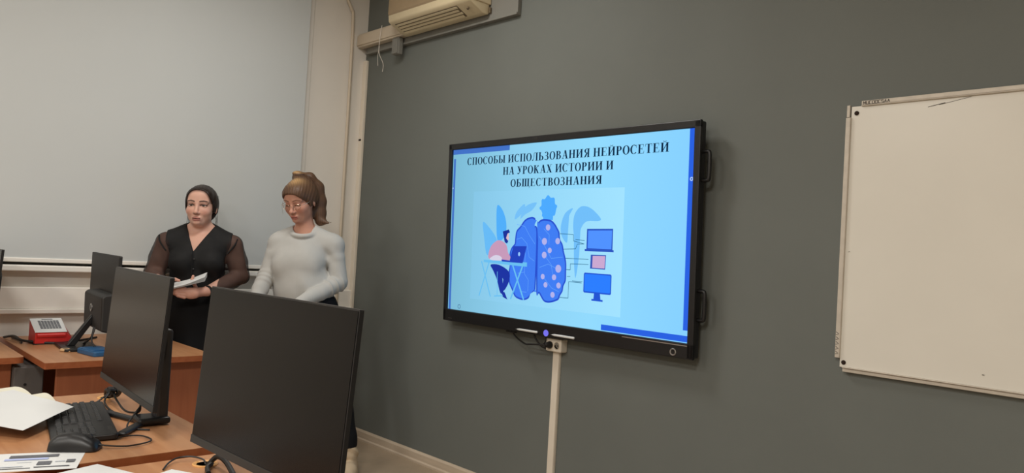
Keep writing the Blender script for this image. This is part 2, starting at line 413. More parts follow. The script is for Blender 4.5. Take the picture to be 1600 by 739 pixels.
# ------------------------------------------------------------------ monitors
def monitor(label, cx, cy, zb, rz, tilt, legs=((-0.26, -0.12), (0.24, -0.14)), back=0.122):
    """wide dark monitor: (cx, cy, zb) is the middle of the lower front edge, it faces local -y"""
    m = thing('monitor', (cx, cy, 0.75), label, 'monitor', rz)
    zl = zb - 0.75
    P = Matrix.Translation((0, 0, zl)) @ Matrix.Rotation(-tilt, 4, 'X')
    W, H = 0.60, 0.36
    obj('casing', prism(B(), rrect(-W / 2, W / 2, 0.0, H, 0.004, 3), 0.0015, 0.011, P, axis='y'), M_black, m)
    bm = B(); prism(bm, rrect(-W / 2 + 0.05, W / 2 - 0.05, 0.01, H - 0.10, 0.03, 4), 0.011, 0.024, P, axis='y', bev=0.004); obj('rear_housing', bm, M_black, m)
    bm = B(); box(bm, (-W / 2 + 0.0035, 0.0004, 0.018), (W / 2 - 0.0035, 0.0020, H - 0.0035), 0, M=P); obj('screen', bm, M_screenoff, m)
    bm = B(); box(bm, (-W / 2, -0.0012, 0.0), (W / 2, 0.0020, 0.0175), 0.001, M=P); obj('chin', bm, M_blackm, m)
    bm = B(); box(bm, (-0.028, 0.034, 0.10), (0.028, max(0.040, back - 0.022), 0.16), 0.004, M=P); box(bm, (-0.028, back - 0.036, 0.015), (0.028, back, 0.285), 0.009); obj('stand_column', bm, M_stand, m)
    bm = B(); box(bm, (-0.042, 0.035, 0.004), (0.042, back + 0.004, 0.024), 0.007); obj('stand_hub', bm, M_black, m)
    for lx, ly in legs:
        a = math.atan2(ly - 0.06, lx); ln = math.hypot(lx, ly - 0.06)
        bm = B(); box(bm, (0, -0.013, 0.0), (ln, 0.013, 0.013), 0.005, M=T(0, 0.06, 0, a)); obj('stand_leg', bm, M_black, m)
    return m
monitor('dark monitor standing behind the black keyboard, second from the camera', 1.103, -2.167, 0.846, -0.061, 0.064, ((-0.22, -0.02), (0.125, -0.030)))
monitor('large dark monitor nearest the camera, in front of the person in the pale sweater', 2.026, -2.196, 0.846, 0.042, 0.071)
monitor('dark monitor of which only one edge shows at the left photo border', -0.80, -2.232, 0.850, -0.02, 0.06, back=0.066)

# all-in-one computer seen from behind on the teacher's desk
fm = thing('all_in_one_computer', (-0.65, -1.756, 0.75), 'black desktop computer seen from behind, beside the red box', 'computer', -0.072)
bm = B(); prism(bm, rrect(-0.30, 0.30, 0.093, 0.453, 0.006, 3), 0.0, 0.016, axis='y', bev=0.002); obj('casing', bm, M_blackm, fm)
obj('screen', box(B(), (-0.294, 0.0155, 0.10), (0.294, 0.0168, 0.447)), M_screenoff, fm)
bm = B(); prism(bm, [(0.0, 0.085), (-0.056, 0.100), (-0.060, 0.258), (-0.046, 0.270), (0.0, 0.276)], -0.10, 0.298, axis='x', bev=0.008); obj('rear_housing', bm, M_blackm, fm)
bm = B(); tube(bm, [(0.080, -0.0570, 0.195), (0.080, -0.0620, 0.195)], 0.019, 22); obj('badge', bm, M_silver, fm, label='round silver maker badge')
bm = B()
for s in (-1, 1):
    box(bm, (0.080 + s * 0.006 - 0.0016, -0.0628, 0.186), (0.080 + s * 0.006 + 0.0016, -0.0617, 0.206))
obj('badge_mark', bm, M_black, fm)
bm = B(); prism(bm, [(-0.160, 0.012), (-0.122, 0.012), (-0.050, 0.125), (-0.056, 0.165)], 0.068, 0.102, axis='x', bev=0.005); obj('stand_neck', bm, M_black, fm)
bm = B(); prism(bm, rrect(-0.06, 0.22, -0.185, -0.03, 0.02, 4), 0.0, 0.013, axis='z', bev=0.003); obj('stand_base', bm, M_black, fm)
bm = B(); tube(bm, smoothpath([(0.17, -0.06, 0.11), (0.175, -0.07, 0.06), (0.12, -0.09, 0.025), (0.0, -0.06, 0.02)], 6), 0.004, 8)
tube(bm, smoothpath([(0.20, -0.06, 0.11), (0.22, -0.075, 0.05), (0.26, -0.05, 0.012), (0.30, 0.0, 0.008)], 6), 0.004, 8)
obj('lead', bm, M_cable, fm, smooth=True)

bm = B(); tube(bm, smoothpath([(-1.02, -2.09, 0.757), (-0.90, -2.07, 0.775), (-0.80, -2.05, 0.765), (-0.74, -1.95, 0.757), (-0.735, -1.88, 0.757), (-0.80, -1.80, 0.757), (-0.9, -1.70, 0.757)], 6), 0.006, 8)
tube(bm, smoothpath([(-1.0, -2.06, 0.756), (-0.86, -2.05, 0.757), (-0.78, -2.06, 0.757)], 6), 0.0045, 8)
tag(obj('cable', bm, M_cable, None, smooth=True), 'black cable lying behind the red box on the far desk', 'cable')

# ------------------------------------------------------------------ things on the teacher's desk
rb = thing('red_box', (-0.80, -1.948, 0.75), 'red box with white printed top lying beside the desktop computer', 'box', R_(3))
Mb = Matrix.Rotation(0, 4, 'Z')
WZ = Matrix.Translation((0.055, 0, 0.058)) @ Matrix.Rotation(R_(27), 4, 'Y')
obj('body', prism(B(), [(-0.055, 0.004), (0.055, 0.004), (0.055, 0.057), (-0.055, 0.112)], -0.068, 0.068, axis='y', bev=0.002), M_red, rb)
bm = B(); prism(bm, [(0.055, 0.054), (0.062, 0.046), (0.0605, 0.036), (0.0565, 0.054)], -0.060, 0.062, axis='y'); obj('front_flap', bm, M_red, rb)
top = obj('top_label', box(B(), (-0.122, -0.070, 0.0), (0.002, 0.070, 0.003), 0.001, M=WZ), M_paper, rb, label='white top label')
bm = B()
for i in range(6):
    for j in range(7):
        x = -0.100 + i * 0.0125; y = -0.040 + j * 0.0133
        box(bm, (x, y, 0.003), (x + 0.0105, y + 0.0115, 0.0035), M=WZ)
obj('printed_table', bm, M_ink, top, label='grey printed table', kind='stuff')
bm = B(); box(bm, (-0.115, -0.02, 0.003), (-0.108, 0.028, 0.0035), M=WZ); obj('printed_line', bm, M_ink, top)
bm = B(); V_ = [bm.verts.new(q) for q in ((-.055, .067, .111), (.054, .067, .056), (.050, .108, .010), (-.050, .112, .034), (-.055, .067, .004), (.054, .067, .004), (.050, .108, .004), (-.050, .112, .004))]
for q in ((0, 1, 2, 3), (4, 5, 6, 7), (0, 1, 5, 4), (1, 2, 6, 5), (2, 3, 7, 6), (3, 0, 4, 7)): bm.faces.new([V_[k] for k in q])
obj('side_flap', bm, M_red, rb, label='red side flap leaning outward')
obj('shadow_pad', box(B(), (-0.05, -0.075, 0.0), (0.060, 0.085, 0.004), 0.001), M_black, rb, label='black pad standing in for the shadow under the box')  # thin black slab added as painted shade where the box meets the desk

bb = thing('blue_case', (-0.36, -1.845, 0.75), 'small flat blue plastic case on the far desk', 'case', R_(10))
obj('body', prism(B(), rrect(-0.075, 0.10, -0.055, 0.055, 0.014, 4), 0.0, 0.022, axis='z', bev=0.004), M_blue, bb)
obj('lid', prism(B(), rrect(-0.070, 0.06, -0.050, 0.050, 0.012, 4), 0.021, 0.026, axis='z', bev=0.002), M_blue, bb)
obj('recess', prism(B(), rrect(-0.045, 0.0, -0.02, 0.02, 0.008, 4), 0.0255, 0.0268, axis='z'), M_blue, bb)
rg = thing('tape_roll', (-0.475, -1.945, 0.75), 'small tan ring lying beside the blue case', 'tape'); rg.scale = (0.75, 0.75, 0.75)
bm = B(); tube(bm, [(0.021 * math.cos(2 * math.pi * i / 20), 0.021 * math.sin(2 * math.pi * i / 20), 0.010) for i in range(20)], 0.009, 8, closed=True); obj('ring', bm, M_tan, rg, smooth=True)
bm = B(); tube(bm, smoothpath([(0.022, 0.01, 0.006), (0.035, 0.02, 0.006), (0.045, 0.012, 0.005)], 5), [0.004] * 11, 6); obj('loose_end', bm, M_tan, rg, smooth=True)

# ------------------------------------------------------------------ keyboard, mouse
kb = thing('keyboard', (1.022, -2.254, 0.75), 'black keyboard lying in front of the second monitor', 'keyboard', R_(-10.4)); kb.scale = (1, 1, 1)
KM = Matrix.Translation((0, -0.004, 0.0015)) @ Matrix.Rotation(R_(2.2), 4, 'X') @ Matrix.Diagonal((1, 1, 0.72, 1))
bm = B(); prism(bm, rrect(-0.232, 0.232, -0.080, 0.080, 0.012, 4), 0.0, 0.020, KM, axis='z', bev=0.004); obj('body', bm, M_black, kb)
keys = B(); kw = 0.0178
def key(x0, x1, y0, y1, z=0.0195):
    t = bmesh.new(); vs = [t.verts.new(p) for p in ((x0, y0, z), (x1, y0, z), (x1, y1, z), (x0, y1, z), (x0 + .0025, y0 + .002, z + .0075), (x1 - .0025, y0 + .002, z + .0075), (x1 - .0025, y1 - .003, z + .008), (x0 + .0025, y1 - .003, z + .008))]
    for f in ((4, 5, 6, 7), (0, 1, 5, 4), (1, 2, 6, 5), (2, 3, 7, 6), (3, 0, 4, 7)): t.faces.new([vs[i] for i in f])
    merge(keys, t, KM)
x0 = -0.223
for r, (off, n) in enumerate(((0.014, 10), (0.008, 12), (0.004, 13), (0, 14))):
    y = -0.045 + r * 0.0188
    for i in range(n): key(x0 + off + i * 0.0188, x0 + off + i * 0.0188 + kw, y, y + 0.0172)
    if r < 3: key(x0 + off + n * 0.0188, x0 + 0.281, y, y + 0.0172)
for a, b_ in ((0, .026), (.028, .05), (.052, .076), (.078, .182), (.184, .206), (.208, .230), (.232, .281)): key(x0 + a, x0 + b_, -0.064, -0.047)
for i in range(13): key(x0 + i * 0.0205 + (0.006 if i > 0 else 0), x0 + i * 0.0205 + kw + (0.006 if i > 0 else 0), 0.042, 0.056)
for i in range(3):
    for r in (1, 2, 3): 
        if r > 1 or i == 1: key(x0 + 0.290 + i * 0.0188, x0 + 0.290 + i * 0.0188 + kw, -0.064 + (0 if r == 1 else 0.0188 * (r + 0.9)), -0.047 + (0 if r == 1 else 0.0188 * (r + 0.9)))
for i in (0, 2): key(x0 + 0.290 + i * 0.0188, x0 + 0.290 + i * 0.0188 + kw, -0.064, -0.047)
for i in range(4):
    for r in range(5): key(x0 + 0.356 + i * 0.0188, x0 + 0.356 + i * 0.0188 + kw, -0.064 + r * 0.0188, -0.047 + r * 0.0188)
obj('keys', keys, M_key, kb, kind='stuff')
bm = B(); box(bm, (0.13, 0.062, 0.0195), (0.222, 0.074, 0.0205), 0.0005, M=KM); obj('indicator_strip', bm, M_blackm, kb)

def mouse_mesh(bm):
    prof = [(-0.058, 0.0), (-0.056, 0.022), (-0.040, 0.036), (-0.010, 0.040), (0.025, 0.033), (0.050, 0.020), (0.060, 0.004)]
    t = bmesh.new(); rings = []
    n = 16
    for i in range(25):
        u = -1 + 2 * i / 24.0
        y = 0.060 * math.sin(u * math.pi / 2); wd = 0.034 * math.sqrt(max(0.02, 1 - (abs(u) ** 3.2))) * (1.0 - 0.06 * math.cos(u * 3))
        h = np.interp(y, [p[0] for p in prof], [p[1] for p in prof]) + 0.002
        rings.append([t.verts.new((wd * math.copysign(abs(math.cos(a)) ** 0.75, math.cos(a)), y, h * max(0, math.sin(a)) ** 0.7)) for a in [math.pi * j / (n - 1) for j in range(n)]])
    for i in range(24):
        for j in range(n - 1): t.faces.new((rings[i][j], rings[i][j + 1], rings[i + 1][j + 1], rings[i + 1][j]))
        t.faces.new((rings[i][0], rings[i + 1][0], rings[i + 1][-1], rings[i][-1]))
    t.faces.new(rings[0]); t.faces.new(rings[-1][::-1])
    merge(bm, t); return bm
ms = thing('mouse', (1.306, -2.339, 0.7525), 'black computer mouse resting on a printed sheet', 'mouse', R_(-32))
obj('shell', mouse_mesh(B()), M_black, ms, smooth=True)
bm = B(); tube(bm, [(-0.004, 0.032, 0.031), (0.004, 0.032, 0.031)], 0.008, 14); obj('wheel', bm, M_key, ms)
bm = B(); tube(bm, smoothpath([(0, 0.055, 0.012), (-0.002, 0.075, 0.008), (-0.02, 0.125, 0.003), (-0.075, 0.165, 0.003), (-0.125, 0.135, 0.003), (-0.130, 0.10, 0.003), (-0.10, 0.07, 0.003)], 7), 0.0022, 7); obj('lead', bm, M_cable, ms, smooth=True)

# cable bundle by the grommet under the second monitor
cb = thing('cable_bundle', (0.72, -2.09, 0.75), 'black tied cable bundle hanging by the grommet of the keyboard desk', 'cable')
bm = B()
tube(bm, smoothpath([(0.676, -2.085, 0.745), (0.70, -2.083, 0.775), (0.76, -2.09, 0.79), (0.80, -2.12, 0.80)], 6), 0.007, 8)
tube(bm, smoothpath([(0.68, -2.09, 0.745), (0.71, -2.10, 0.785), (0.77, -2.085, 0.775), (0.83, -2.09, 0.81)], 6), 0.006, 8)
tube(bm, smoothpath([(0.76, -2.10, 0.79), (0.80, -2.13, 0.765), (0.92, -2.14, 0.756), (1.03, -2.12, 0.757), (1.085, -2.115, 0.79), (1.09, -2.112, 0.82)], 7), 0.0032, 7)
tube(bm, smoothpath([(0.76, -2.095, 0.785), (0.83, -2.10, 0.768), (0.95, -2.11, 0.76), (1.05, -2.105, 0.775), (1.085, -2.112, 0.80)], 7), 0.0032, 7)
tube(bm, smoothpath([(0.74, -2.10, 0.78), (0.76, -2.14, 0.757), (0.80, -2.17, 0.757), (0.85, -2.20, 0.757)], 6), 0.003, 7)
tube(bm, smoothpath([(1.085, -2.112, 0.80), (1.13, -2.16, 0.757), (1.17, -2.15, 0.754), (1.20, -2.12, 0.754)], 6), 0.0025, 7)
obj('leads', bm, M_cable, cb, True, smooth=True)
bm = B()
for k in range(5):
    a = k * 1.3; tube(bm, [(0.735 + 0.02 * math.cos(a + 2 * math.pi * i / 14) * (1 + .2 * k), -2.09 + 0.01 * math.sin(k * 2) , 0.782 + 0.014 * math.sin(a + 2 * math.pi * i / 14)) for i in range(14)], 0.0035, 6, closed=True)
obj('tie', bm, M_cable, cb, True, smooth=True)
bm = B()
tube(bm, smoothpath([(1.606, -2.222, 0.754), (1.565, -2.194, 0.757), (1.545, -2.165, 0.760), (1.557, -2.137, 0.762), (1.590, -2.120, 0.760), (1.603, -2.118, 0.750)], 7), 0.0022, 7)
tube(bm, smoothpath([(1.605, -2.115, 0.745), (1.625, -2.10, 0.772), (1.68, -2.10, 0.772), (1.76, -2.115, 0.762)], 7), 0.0065, 8)
tube(bm, smoothpath([(1.61, -2.12, 0.745), (1.64, -2.12, 0.760), (1.655, -2.135, 0.757), (1.70, -2.15, 0.757)], 7), 0.006, 8)
tag(obj('cable', bm, M_cable, None, smooth=True), 'black cables coming out of the grommet below the nearest monitor', 'cable')

# ------------------------------------------------------------------ papers
def sheet(name, corners, label, cat, m=None, bend=0.0, th=0.0008, parent=None, nu=10, nv=10, sag=None, lab=None):
    """a thin sheet stretched over four corners (a, b, c, d), gently curved"""
    a, b, c, d = [Vector(p) for p in corners]
    t = bmesh.new(); G = []
    for i in range(nu + 1):
        row = []
        for j in range(nv + 1):
            u, v = i / nu, j / nv
            p = a.lerp(b, u).lerp(d.lerp(c, u), v)
            p.z += bend * 4 * u * (1 - u) + (sag(u, v) if sag else 0)
            row.append(p)
        G.append(row)
    up = [[t.verts.new(p) for p in r] for r in G]; dn = [[t.verts.new(p - Vector((0, 0, th))) for p in r] for r in G]
    for i in range(nu):
        for j in range(nv):
            t.faces.new((up[i][j], up[i + 1][j], up[i + 1][j + 1], up[i][j + 1])); t.faces.new((dn[i][j], dn[i][j + 1], dn[i + 1][j + 1], dn[i + 1][j]))
    for i in range(nu):
        t.faces.new((up[i][0], dn[i][0], dn[i + 1][0], up[i + 1][0])); t.faces.new((up[i][nv], up[i + 1][nv], dn[i + 1][nv], dn[i][nv]))
    for j in range(nv):
        t.faces.new((up[0][j], up[0][j + 1], dn[0][j + 1], dn[0][j])); t.faces.new((up[nu][j], dn[nu][j], dn[nu][j + 1], up[nu][j + 1]))
    o = obj(name, t, m or M_paper, parent, parent is not None, smooth=True, label=lab)
    if parent is None: tag(o, label, cat)
    return o
# open notebook with cream pages under the white sheet
nb = thing('notebook', (0.66, -2.36, 0.75), 'open notebook with cream pages under the big white sheet', 'notebook')
obj('cover', prism(B(), [(0.585, -2.56), (0.846, -2.436), (0.752, -2.250), (0.49, -2.365)], 0.7502, 0.7545), M_black, nb, True)
sheet('page', [(0.585, -2.550, 0.763), (0.730, -2.482, 0.763), (0.644, -2.296, 0.763), (0.500, -2.362, 0.763)], '', '', M_creampaper, 0.027, 0.008, nb)
sheet('page', [(0.730, -2.482, 0.763), (0.838, -2.434, 0.760), (0.748, -2.254, 0.760), (0.644, -2.296, 0.763)], '', '', M_creampaper, 0.025, 0.005, nb)
bm = B()
for k in range(12):
    x = 0.752 + 0.0035 * k; y = -2.258 - 0.007 * k
    tube(bm, [(x + 0.0, y + 0.006 * math.cos(q), 0.757 + 0.006 * math.sin(q)) for q in [2 * math.pi * i / 8 for i in range(8)]], 0.0012, 5, closed=True)
obj('spiral', bm, M_cable, nb, True)
sheet('paper_sheet', [(0.90, -2.66, 0.800), (1.160, -2.428, 0.783), (0.948, -2.257, 0.784), (0.620, -2.352, 0.790)], 'big plain white paper sheet lying over the notebook', 'paper', bend=0.004, sag=lambda u, v: 0.003 * math.sin(5 * u + 3 * v))
# printed leaflet under the mouse
pa, pb, pc, pd = Vector((1.215, -2.66, 0.7525)), Vector((1.232, -2.38, 0.7525)), Vector((1.358, -2.318, 0.7525)), Vector((1.440, -2.60, 0.7525))
lf = thing('printed_leaflet', (1.33, -2.45, 0.7503), 'printed white leaflet with grey pictures under the mouse', 'paper')
pA, pB_, pC, pD = (1.235, -2.62, 0.7512), (1.232, -2.36, 0.7512), (1.362, -2.317, 0.7512), (1.462, -2.368, 0.7540)
def quad(u0, u1, v0, v1, m, name, z=0.0004, lab=None):
    # leaflet coordinates: u along +Y (image right), v towards the camera
    o_ = Vector((1.222, -2.62, 0.7516)); eu = Vector((0.105, 0.290, 0)); ev = Vector((0.150, -0.060, 0))
    t = bmesh.new(); vs = [t.verts.new(o_ + eu * a + ev * b_ + Vector((0, 0, z))) for a, b_ in ((u0, v0), (u1, v0), (u1, v1), (u0, v1))]
    t.faces.new(vs)
    return t
o_ = Vector((1.222, -2.62, 0.7506)); eu = Vector((0.105, 0.290, 0)); ev = Vector((0.150, -0.060, 0))
lfp = sheet('page', [o_ - eu * 0.25, o_ + eu * 1.04, o_ + eu * 1.04 + ev, o_ - eu * 0.25 + ev], '', '', M_paper, 0.0, 0.0008, lf)
for u0, u1, v0, v1, m in ((0.52, 0.86, 0.16, 0.30, M_ink), (0.50, 0.80, 0.34, 0.44, M_inkblue), (0.36, 0.40, 0.52, 0.60, M_ink), (0.40, 0.50, 0.66, 0.73, M_ink),
                          (0.745, 0.84, 0.55, 0.74, M_ink), (0.94, 1.0, 0.50, 0.66, M_ink), (0.47, 0.72, 0.87, 0.90, M_ink), (0.74, 0.98, 0.83, 0.87, M_ink), (0.60, 0.70, 0.55, 0.57, M_inklight),
                          (-0.1, 0.3, 0.66, 0.86, M_inkcyan), (-0.2, 0.33, 0.90, 0.95, M_ink), (0.86, 0.93, 0.56, 0.60, M_inklight), (0.42, 0.66, 0.76, 0.80, M_inklight)):
    o = link('printed_patch', None, None) if False else obj('printed_patch', quad(u0, u1, v0, v1, m, ''), m, lfp, False)
sheet('paper_sheet', [(1.535, -2.50, 0.753), (1.478, -2.332, 0.753), (1.62, -2.275, 0.753), (1.75, -2.42, 0.753)], 'white paper sheet on the nearest desk, corner pointing up', 'paper')
sheet('paper_sheet', [(1.66, -2.29, 0.7545), (1.615, -2.205, 0.7545), (1.72, -2.15, 0.7545), (1.80, -2.25, 0.7545)], 'white paper sheet below the grommet of the nearest desk', 'paper')

# ------------------------------------------------------------------ interactive display with its slide
tv = thing('interactive_display', (-0.002, -0.074, 0.979), 'big black interactive display showing a blue slide on the wall', 'display')
tv.rotation_euler = (0.029, 0.0, 0.001)
bm = B()
x0, x1, z0, z1, sx, sz = -0.028, 1.682, -0.068, 0.963, 1.65, 0.928
box(bm, (x0, -0.014, z0), (x1, 0.004, 0.0), 0.004); box(bm, (x0, -0.014, sz), (x1, 0.004, z1), 0.004)
box(bm, (x0, -0.014, z0 + 0.002), (0.0, 0.004, z1 - 0.002), 0.004); box(bm, (sx, -0.014, z0 + 0.002), (x1, 0.004, z1 - 0.002), 0.004)
obj('bezel', bm, M_black, tv)
obj('rear_case', box(B(), (x0 + 0.004, 0.003, z0 + 0.004), (x1 - 0.004, 0.038, z1 - 0.004), 0.006), M_black, tv)
obj('wall_mount', box(B(), (0.45, 0.038, 0.25), (1.2, 0.062, 0.75), 0.004), M_black, tv)
for zc in (0.765, 0.165):
    bm = B(); tube(bm, smoothpath([(x1 - 0.008, 0.018, zc + 0.062), (x1 + 0.018, 0.018, zc + 0.062), (x1 + 0.028, 0.018, zc + 0.048), (x1 + 0.028, 0.018, zc - 0.048), (x1 + 0.018, 0.018, zc - 0.062), (x1 - 0.008, 0.018, zc - 0.062)], 5), 0.009, 10)
    obj('handle', bm, M_black, tv, smooth=True)
obj('trim_line', box(B(), (1.30, -0.0150, -0.0125), (1.652, -0.0138, -0.0085)), M_silver, tv)
bm = B(); tube(bm, [(1.582 + 0.0135 * math.cos(2 * math.pi * i / 24), -0.0145, -0.044 + 0.0135 * math.sin(2 * math.pi * i / 24)) for i in range(24)], 0.0032, 6, closed=True); obj('round_sensor', bm, M_silver, tv)
bm = B(); tube(bm, [(0.815, -0.013, -0.050), (0.815, -0.0165, -0.050)], 0.0165, 24); obj('power_button', bm, glow('button_light', (118, 112, 232), 1.0), tv, label='glowing blue power button')
obj('button_mark', box(B(), (0.808, -0.0172, -0.052), (0.820, -0.0164, -0.048)), glow('button_mark_light', (215, 215, 255)), bpy.data.objects['power_button'])
bm = B()
for k in range(3): box(bm, (0.022 + 0.012 * k, -0.0146, -0.053), (0.030 + 0.012 * k, -0.0138, -0.050))
obj('badge', bm, M_greybox, tv)
obj('sensor', box(B(), (0.68, -0.0155, sz + 0.015), (0.705, -0.0135, sz + 0.028), 0.0005), M_blackm, tv)
obj('stand_plate', box(B(), (0.50, 0.0, z0 - 0.012), (0.57, 0.02, z0 + 0.003), 0.003), M_black, tv)

def pen(x, lab):
    p = thing('stylus', (x, -0.092, 0.979 - 0.053), lab, 'stylus')
    bm = B(); lathe(bm, [(0.0005, -0.082), (0.003, -0.074), (0.0058, -0.058), (0.0062, 0.070), (0.0045, 0.074), (0.002, 0.075)], 14, Matrix.Rotation(R_(90), 4, 'Y'))
    obj('barrel', bm, M_paper, p, smooth=True)
    bm = B(); lathe(bm, [(0.0005, -0.088), (0.0016, -0.080), (0.0026, -0.0745)], 10, Matrix.Rotation(R_(90), 4, 'Y')); obj('tip', bm, M_silver, p)
    return p
pen(0.683, 'white stylus on the display rim, left of the glowing button')
pen(0.937, 'white stylus on the display rim, right of the glowing button')

scr = obj('screen', box(B(), (0, -0.0005, 0), (sx, 0.003, sz)), glow('slide_light', (124, 186, 212), 0.97, [(142, 208, 240), (146, 218, 253), (134, 208, 255)]), tv)  # dimmer left end: the panel's viewing-angle falloff, painted into the colours
_layer = [0.0]
def flat(polys, rgb, name, d=None, lab=None):
    """flat shapes of the slide, given in metres from the lower left screen corner"""
    _layer[0] += 0.00006
    y = -0.0008 - _layer[0]
    bm = B()
    for P_ in polys:
        vs = [bm.verts.new((p[0], y, p[1])) for p in P_]
        bm.faces.new(vs)
    bmesh.ops.triangulate(bm, faces=bm.faces)
    for f in bm.faces:
        if f.normal.y > 0: f.normal_flip()
    me = bpy.data.meshes.new(name); bm.to_mesh(me); bm.free()
    return link(name, me, glow('slide_' + name, rgb) if isinstance(rgb, tuple) else rgb, scr, label=lab)
def smoothpoly(P, n=4):
    P = [Vector((p[0], p[1], 0)) for p in P]; k = len(P); out = []
    for i in range(k):
        p0, p1, p2, p3 = P[i - 1], P[i], P[(i + 1) % k], P[(i + 2) % k]
        for j in range(n):
            t = j / n
            q = 0.5 * ((2 * p1) + (-p0 + p2) * t + (2 * p0 - 5 * p1 + 4 * p2 - p3) * t * t + (-p0 + 3 * p1 - 3 * p2 + p3) * t ** 3)
            out.append((q.x, q.y))
    return out
def stroke(P, w):
    """thin polyline as quads"""
    out = []
    for a, b in zip(P, P[1:]):
        dx, dy = b[0] - a[0], b[1] - a[1]; l = math.hypot(dx, dy) or 1e-6; nx, ny = -dy / l * w / 2, dx / l * w / 2
        out.append([(a[0] + nx, a[1] + ny), (a[0] - nx, a[1] - ny), (b[0] - nx, b[1] - ny), (b[0] + nx, b[1] + ny)])
    return out
def disc(c, r, n=18, ry=None):
    return [(c[0] + r * math.cos(2 * math.pi * i / n), c[1] + (ry or r) * math.sin(2 * math.pi * i / n)) for i in range(n)]
rect = lambda a, b, c, d: [(a, c), (b, c), (b, d), (a, d)]
DB, MB_, NAVY = (40, 92, 214), (72, 132, 250), (38, 60, 176)
flat([rect(0.196, 1.275, 0.075, 0.682)], glow('slide_picture_light', (134, 198, 230), 0.97, [(150, 216, 248), (162, 226, 255)]), 'picture_panel')  # same viewing-angle falloff painted left to right
flat([rect(0, 0.481, 0.901, 0.928), rect(0.007, 0.025, 0.0, 0.876), ], (66, 112, 196), 'corner_bars')
flat([rect(1.620, 1.65, 0.054, 0.928), rect(1.162, 1.65, 0.004, 0.031)], (42, 96, 222), 'corner_bars')
# leaves and arrow shapes behind the brain
flat([smoothpoly([(0.397, 0.601), (0.437, 0.582), (0.468, 0.53), (0.478, 0.474), (0.46, 0.427), (0.412, 0.407), (0.396, 0.501)])], (80, 172, 246), 'leaf')
flat([smoothpoly([(0.284, 0.509), (0.337, 0.481), (0.397, 0.425), (0.40, 0.386), (0.329, 0.326), (0.299, 0.423)])], (102, 184, 242), 'leaf')
flat([smoothpoly([(0.701, 0.616), (0.671, 0.577), (0.621, 0.554), (0.583, 0.531), (0.619, 0.595)]), smoothpoly([(0.611, 0.609), (0.607, 0.568), (0.543, 0.526), (0.554, 0.568)])], (116, 190, 244), 'leaf')
flat([smoothpoly([(0.969, 0.44), (0.961, 0.5), (0.969, 0.555), (1.002, 0.59), (1.041, 0.594), (1.086, 0.577), (1.137, 0.535), (1.121, 0.523), (1.056, 0.522), (1.023, 0.5), (1.008, 0.458), (1.008, 0.356), (0.989, 0.239), (0.975, 0.33)]),
      smoothpoly([(0.887, 0.446), (0.879, 0.498), (0.905, 0.56), (0.956, 0.585), (0.93, 0.542), (0.927, 0.482), (0.924, 0.413)])], (112, 188, 246), 'leaf')
gear = []
for i in range(40):
    a = 2 * math.pi * i / 40; r = 0.062 if (i % 5) in (0, 1) else 0.051
    gear.append((0.786 + r * math.cos(a), 0.590 + r * math.sin(a)))
flat([gear, [(0.752, 0.56), (0.752, 0.525), (0.822, 0.525), (0.822, 0.56)]], (76, 168, 250), 'gear')
# brain halves: dark rim, blue field, dots and traces
BL = [(0.699, 0.527), (0.673, 0.541), (0.622, 0.527), (0.585, 0.49), (0.557, 0.464), (0.549, 0.42), (0.547, 0.397), (0.522, 0.372), (0.51, 0.335), (0.518, 0.288), (0.508, 0.241), (0.514, 0.186), (0.539, 0.15), (0.563, 0.115), (0.606, 0.102), (0.645, 0.104), (0.67, 0.117), (0.679, 0.138), (0.709, 0.156), (0.716, 0.173), (0.716, 0.46), (0.688, 0.495), (0.668, 0.515)]
BR = [(0.712, 0.487), (0.719, 0.514), (0.743, 0.528), (0.774, 0.53), (0.811, 0.524), (0.837, 0.507), (0.856, 0.485), (0.871, 0.463), (0.877, 0.429), (0.896, 0.403), (0.906, 0.369), (0.916, 0.343), (0.925, 0.309), (0.926, 0.266), (0.926, 0.223), (0.912, 0.196), (0.907, 0.169), (0.891, 0.146), (0.88, 0.124), (0.845, 0.11), (0.809, 0.103), (0.778, 0.108), (0.755, 0.131), (0.742, 0.146), (0.721, 0.16)]
def shrink(P, d):
    cx = sum(p[0] for p in P) / len(P); cz = sum(p[1] for p in P) / len(P); out = []
    k = len(P)
    for i in range(k):
        a, b = P[i - 1], P[(i + 1) % k]; tx, ty = b[0] - a[0], b[1] - a[1]; l = math.hypot(tx, ty) or 1
        nx, ny = -ty / l, tx / l
        if (cx - P[i][0]) * nx + (cz - P[i][1]) * ny < 0: nx, ny = -nx, -ny
        out.append((P[i][0] + nx * d, P[i][1] + ny * d))
    return out
sl, sr = smoothpoly(BL), smoothpoly(BR)
flat([sl, sr], (42, 80, 204), 'brain_outline')
flat([shrink(sl, 0.009), shrink(sr, 0.009)], (64, 124, 240), 'brain')
tr = []
for P_ in ([(0.56, 0.50), (0.62, 0.49), (0.66, 0.44), (0.70, 0.40)], [(0.56, 0.42), (0.60, 0.43), (0.64, 0.40), (0.66, 0.33), (0.70, 0.31)], [(0.63, 0.36), (0.63, 0.24), (0.66, 0.21), (0.66, 0.15)], [(0.58, 0.24), (0.63, 0.25)],
           [(0.60, 0.145), (0.65, 0.145)], [(0.73, 0.44), (0.78, 0.38), (0.82, 0.33), (0.90, 0.34)], [(0.76, 0.48), (0.80, 0.45), (0.80, 0.40)], [(0.74, 0.28), (0.80, 0.30), (0.86, 0.28)], [(0.77, 0.23), (0.83, 0.18), (0.88, 0.165)], [(0.84, 0.235), (0.82, 0.30), (0.77, 0.345)]):
    tr += stroke(P_, 0.0022)
flat(tr, (104, 168, 250), 'brain_traces')
M_dot = glow('slide_dot', (176, 176, 232))
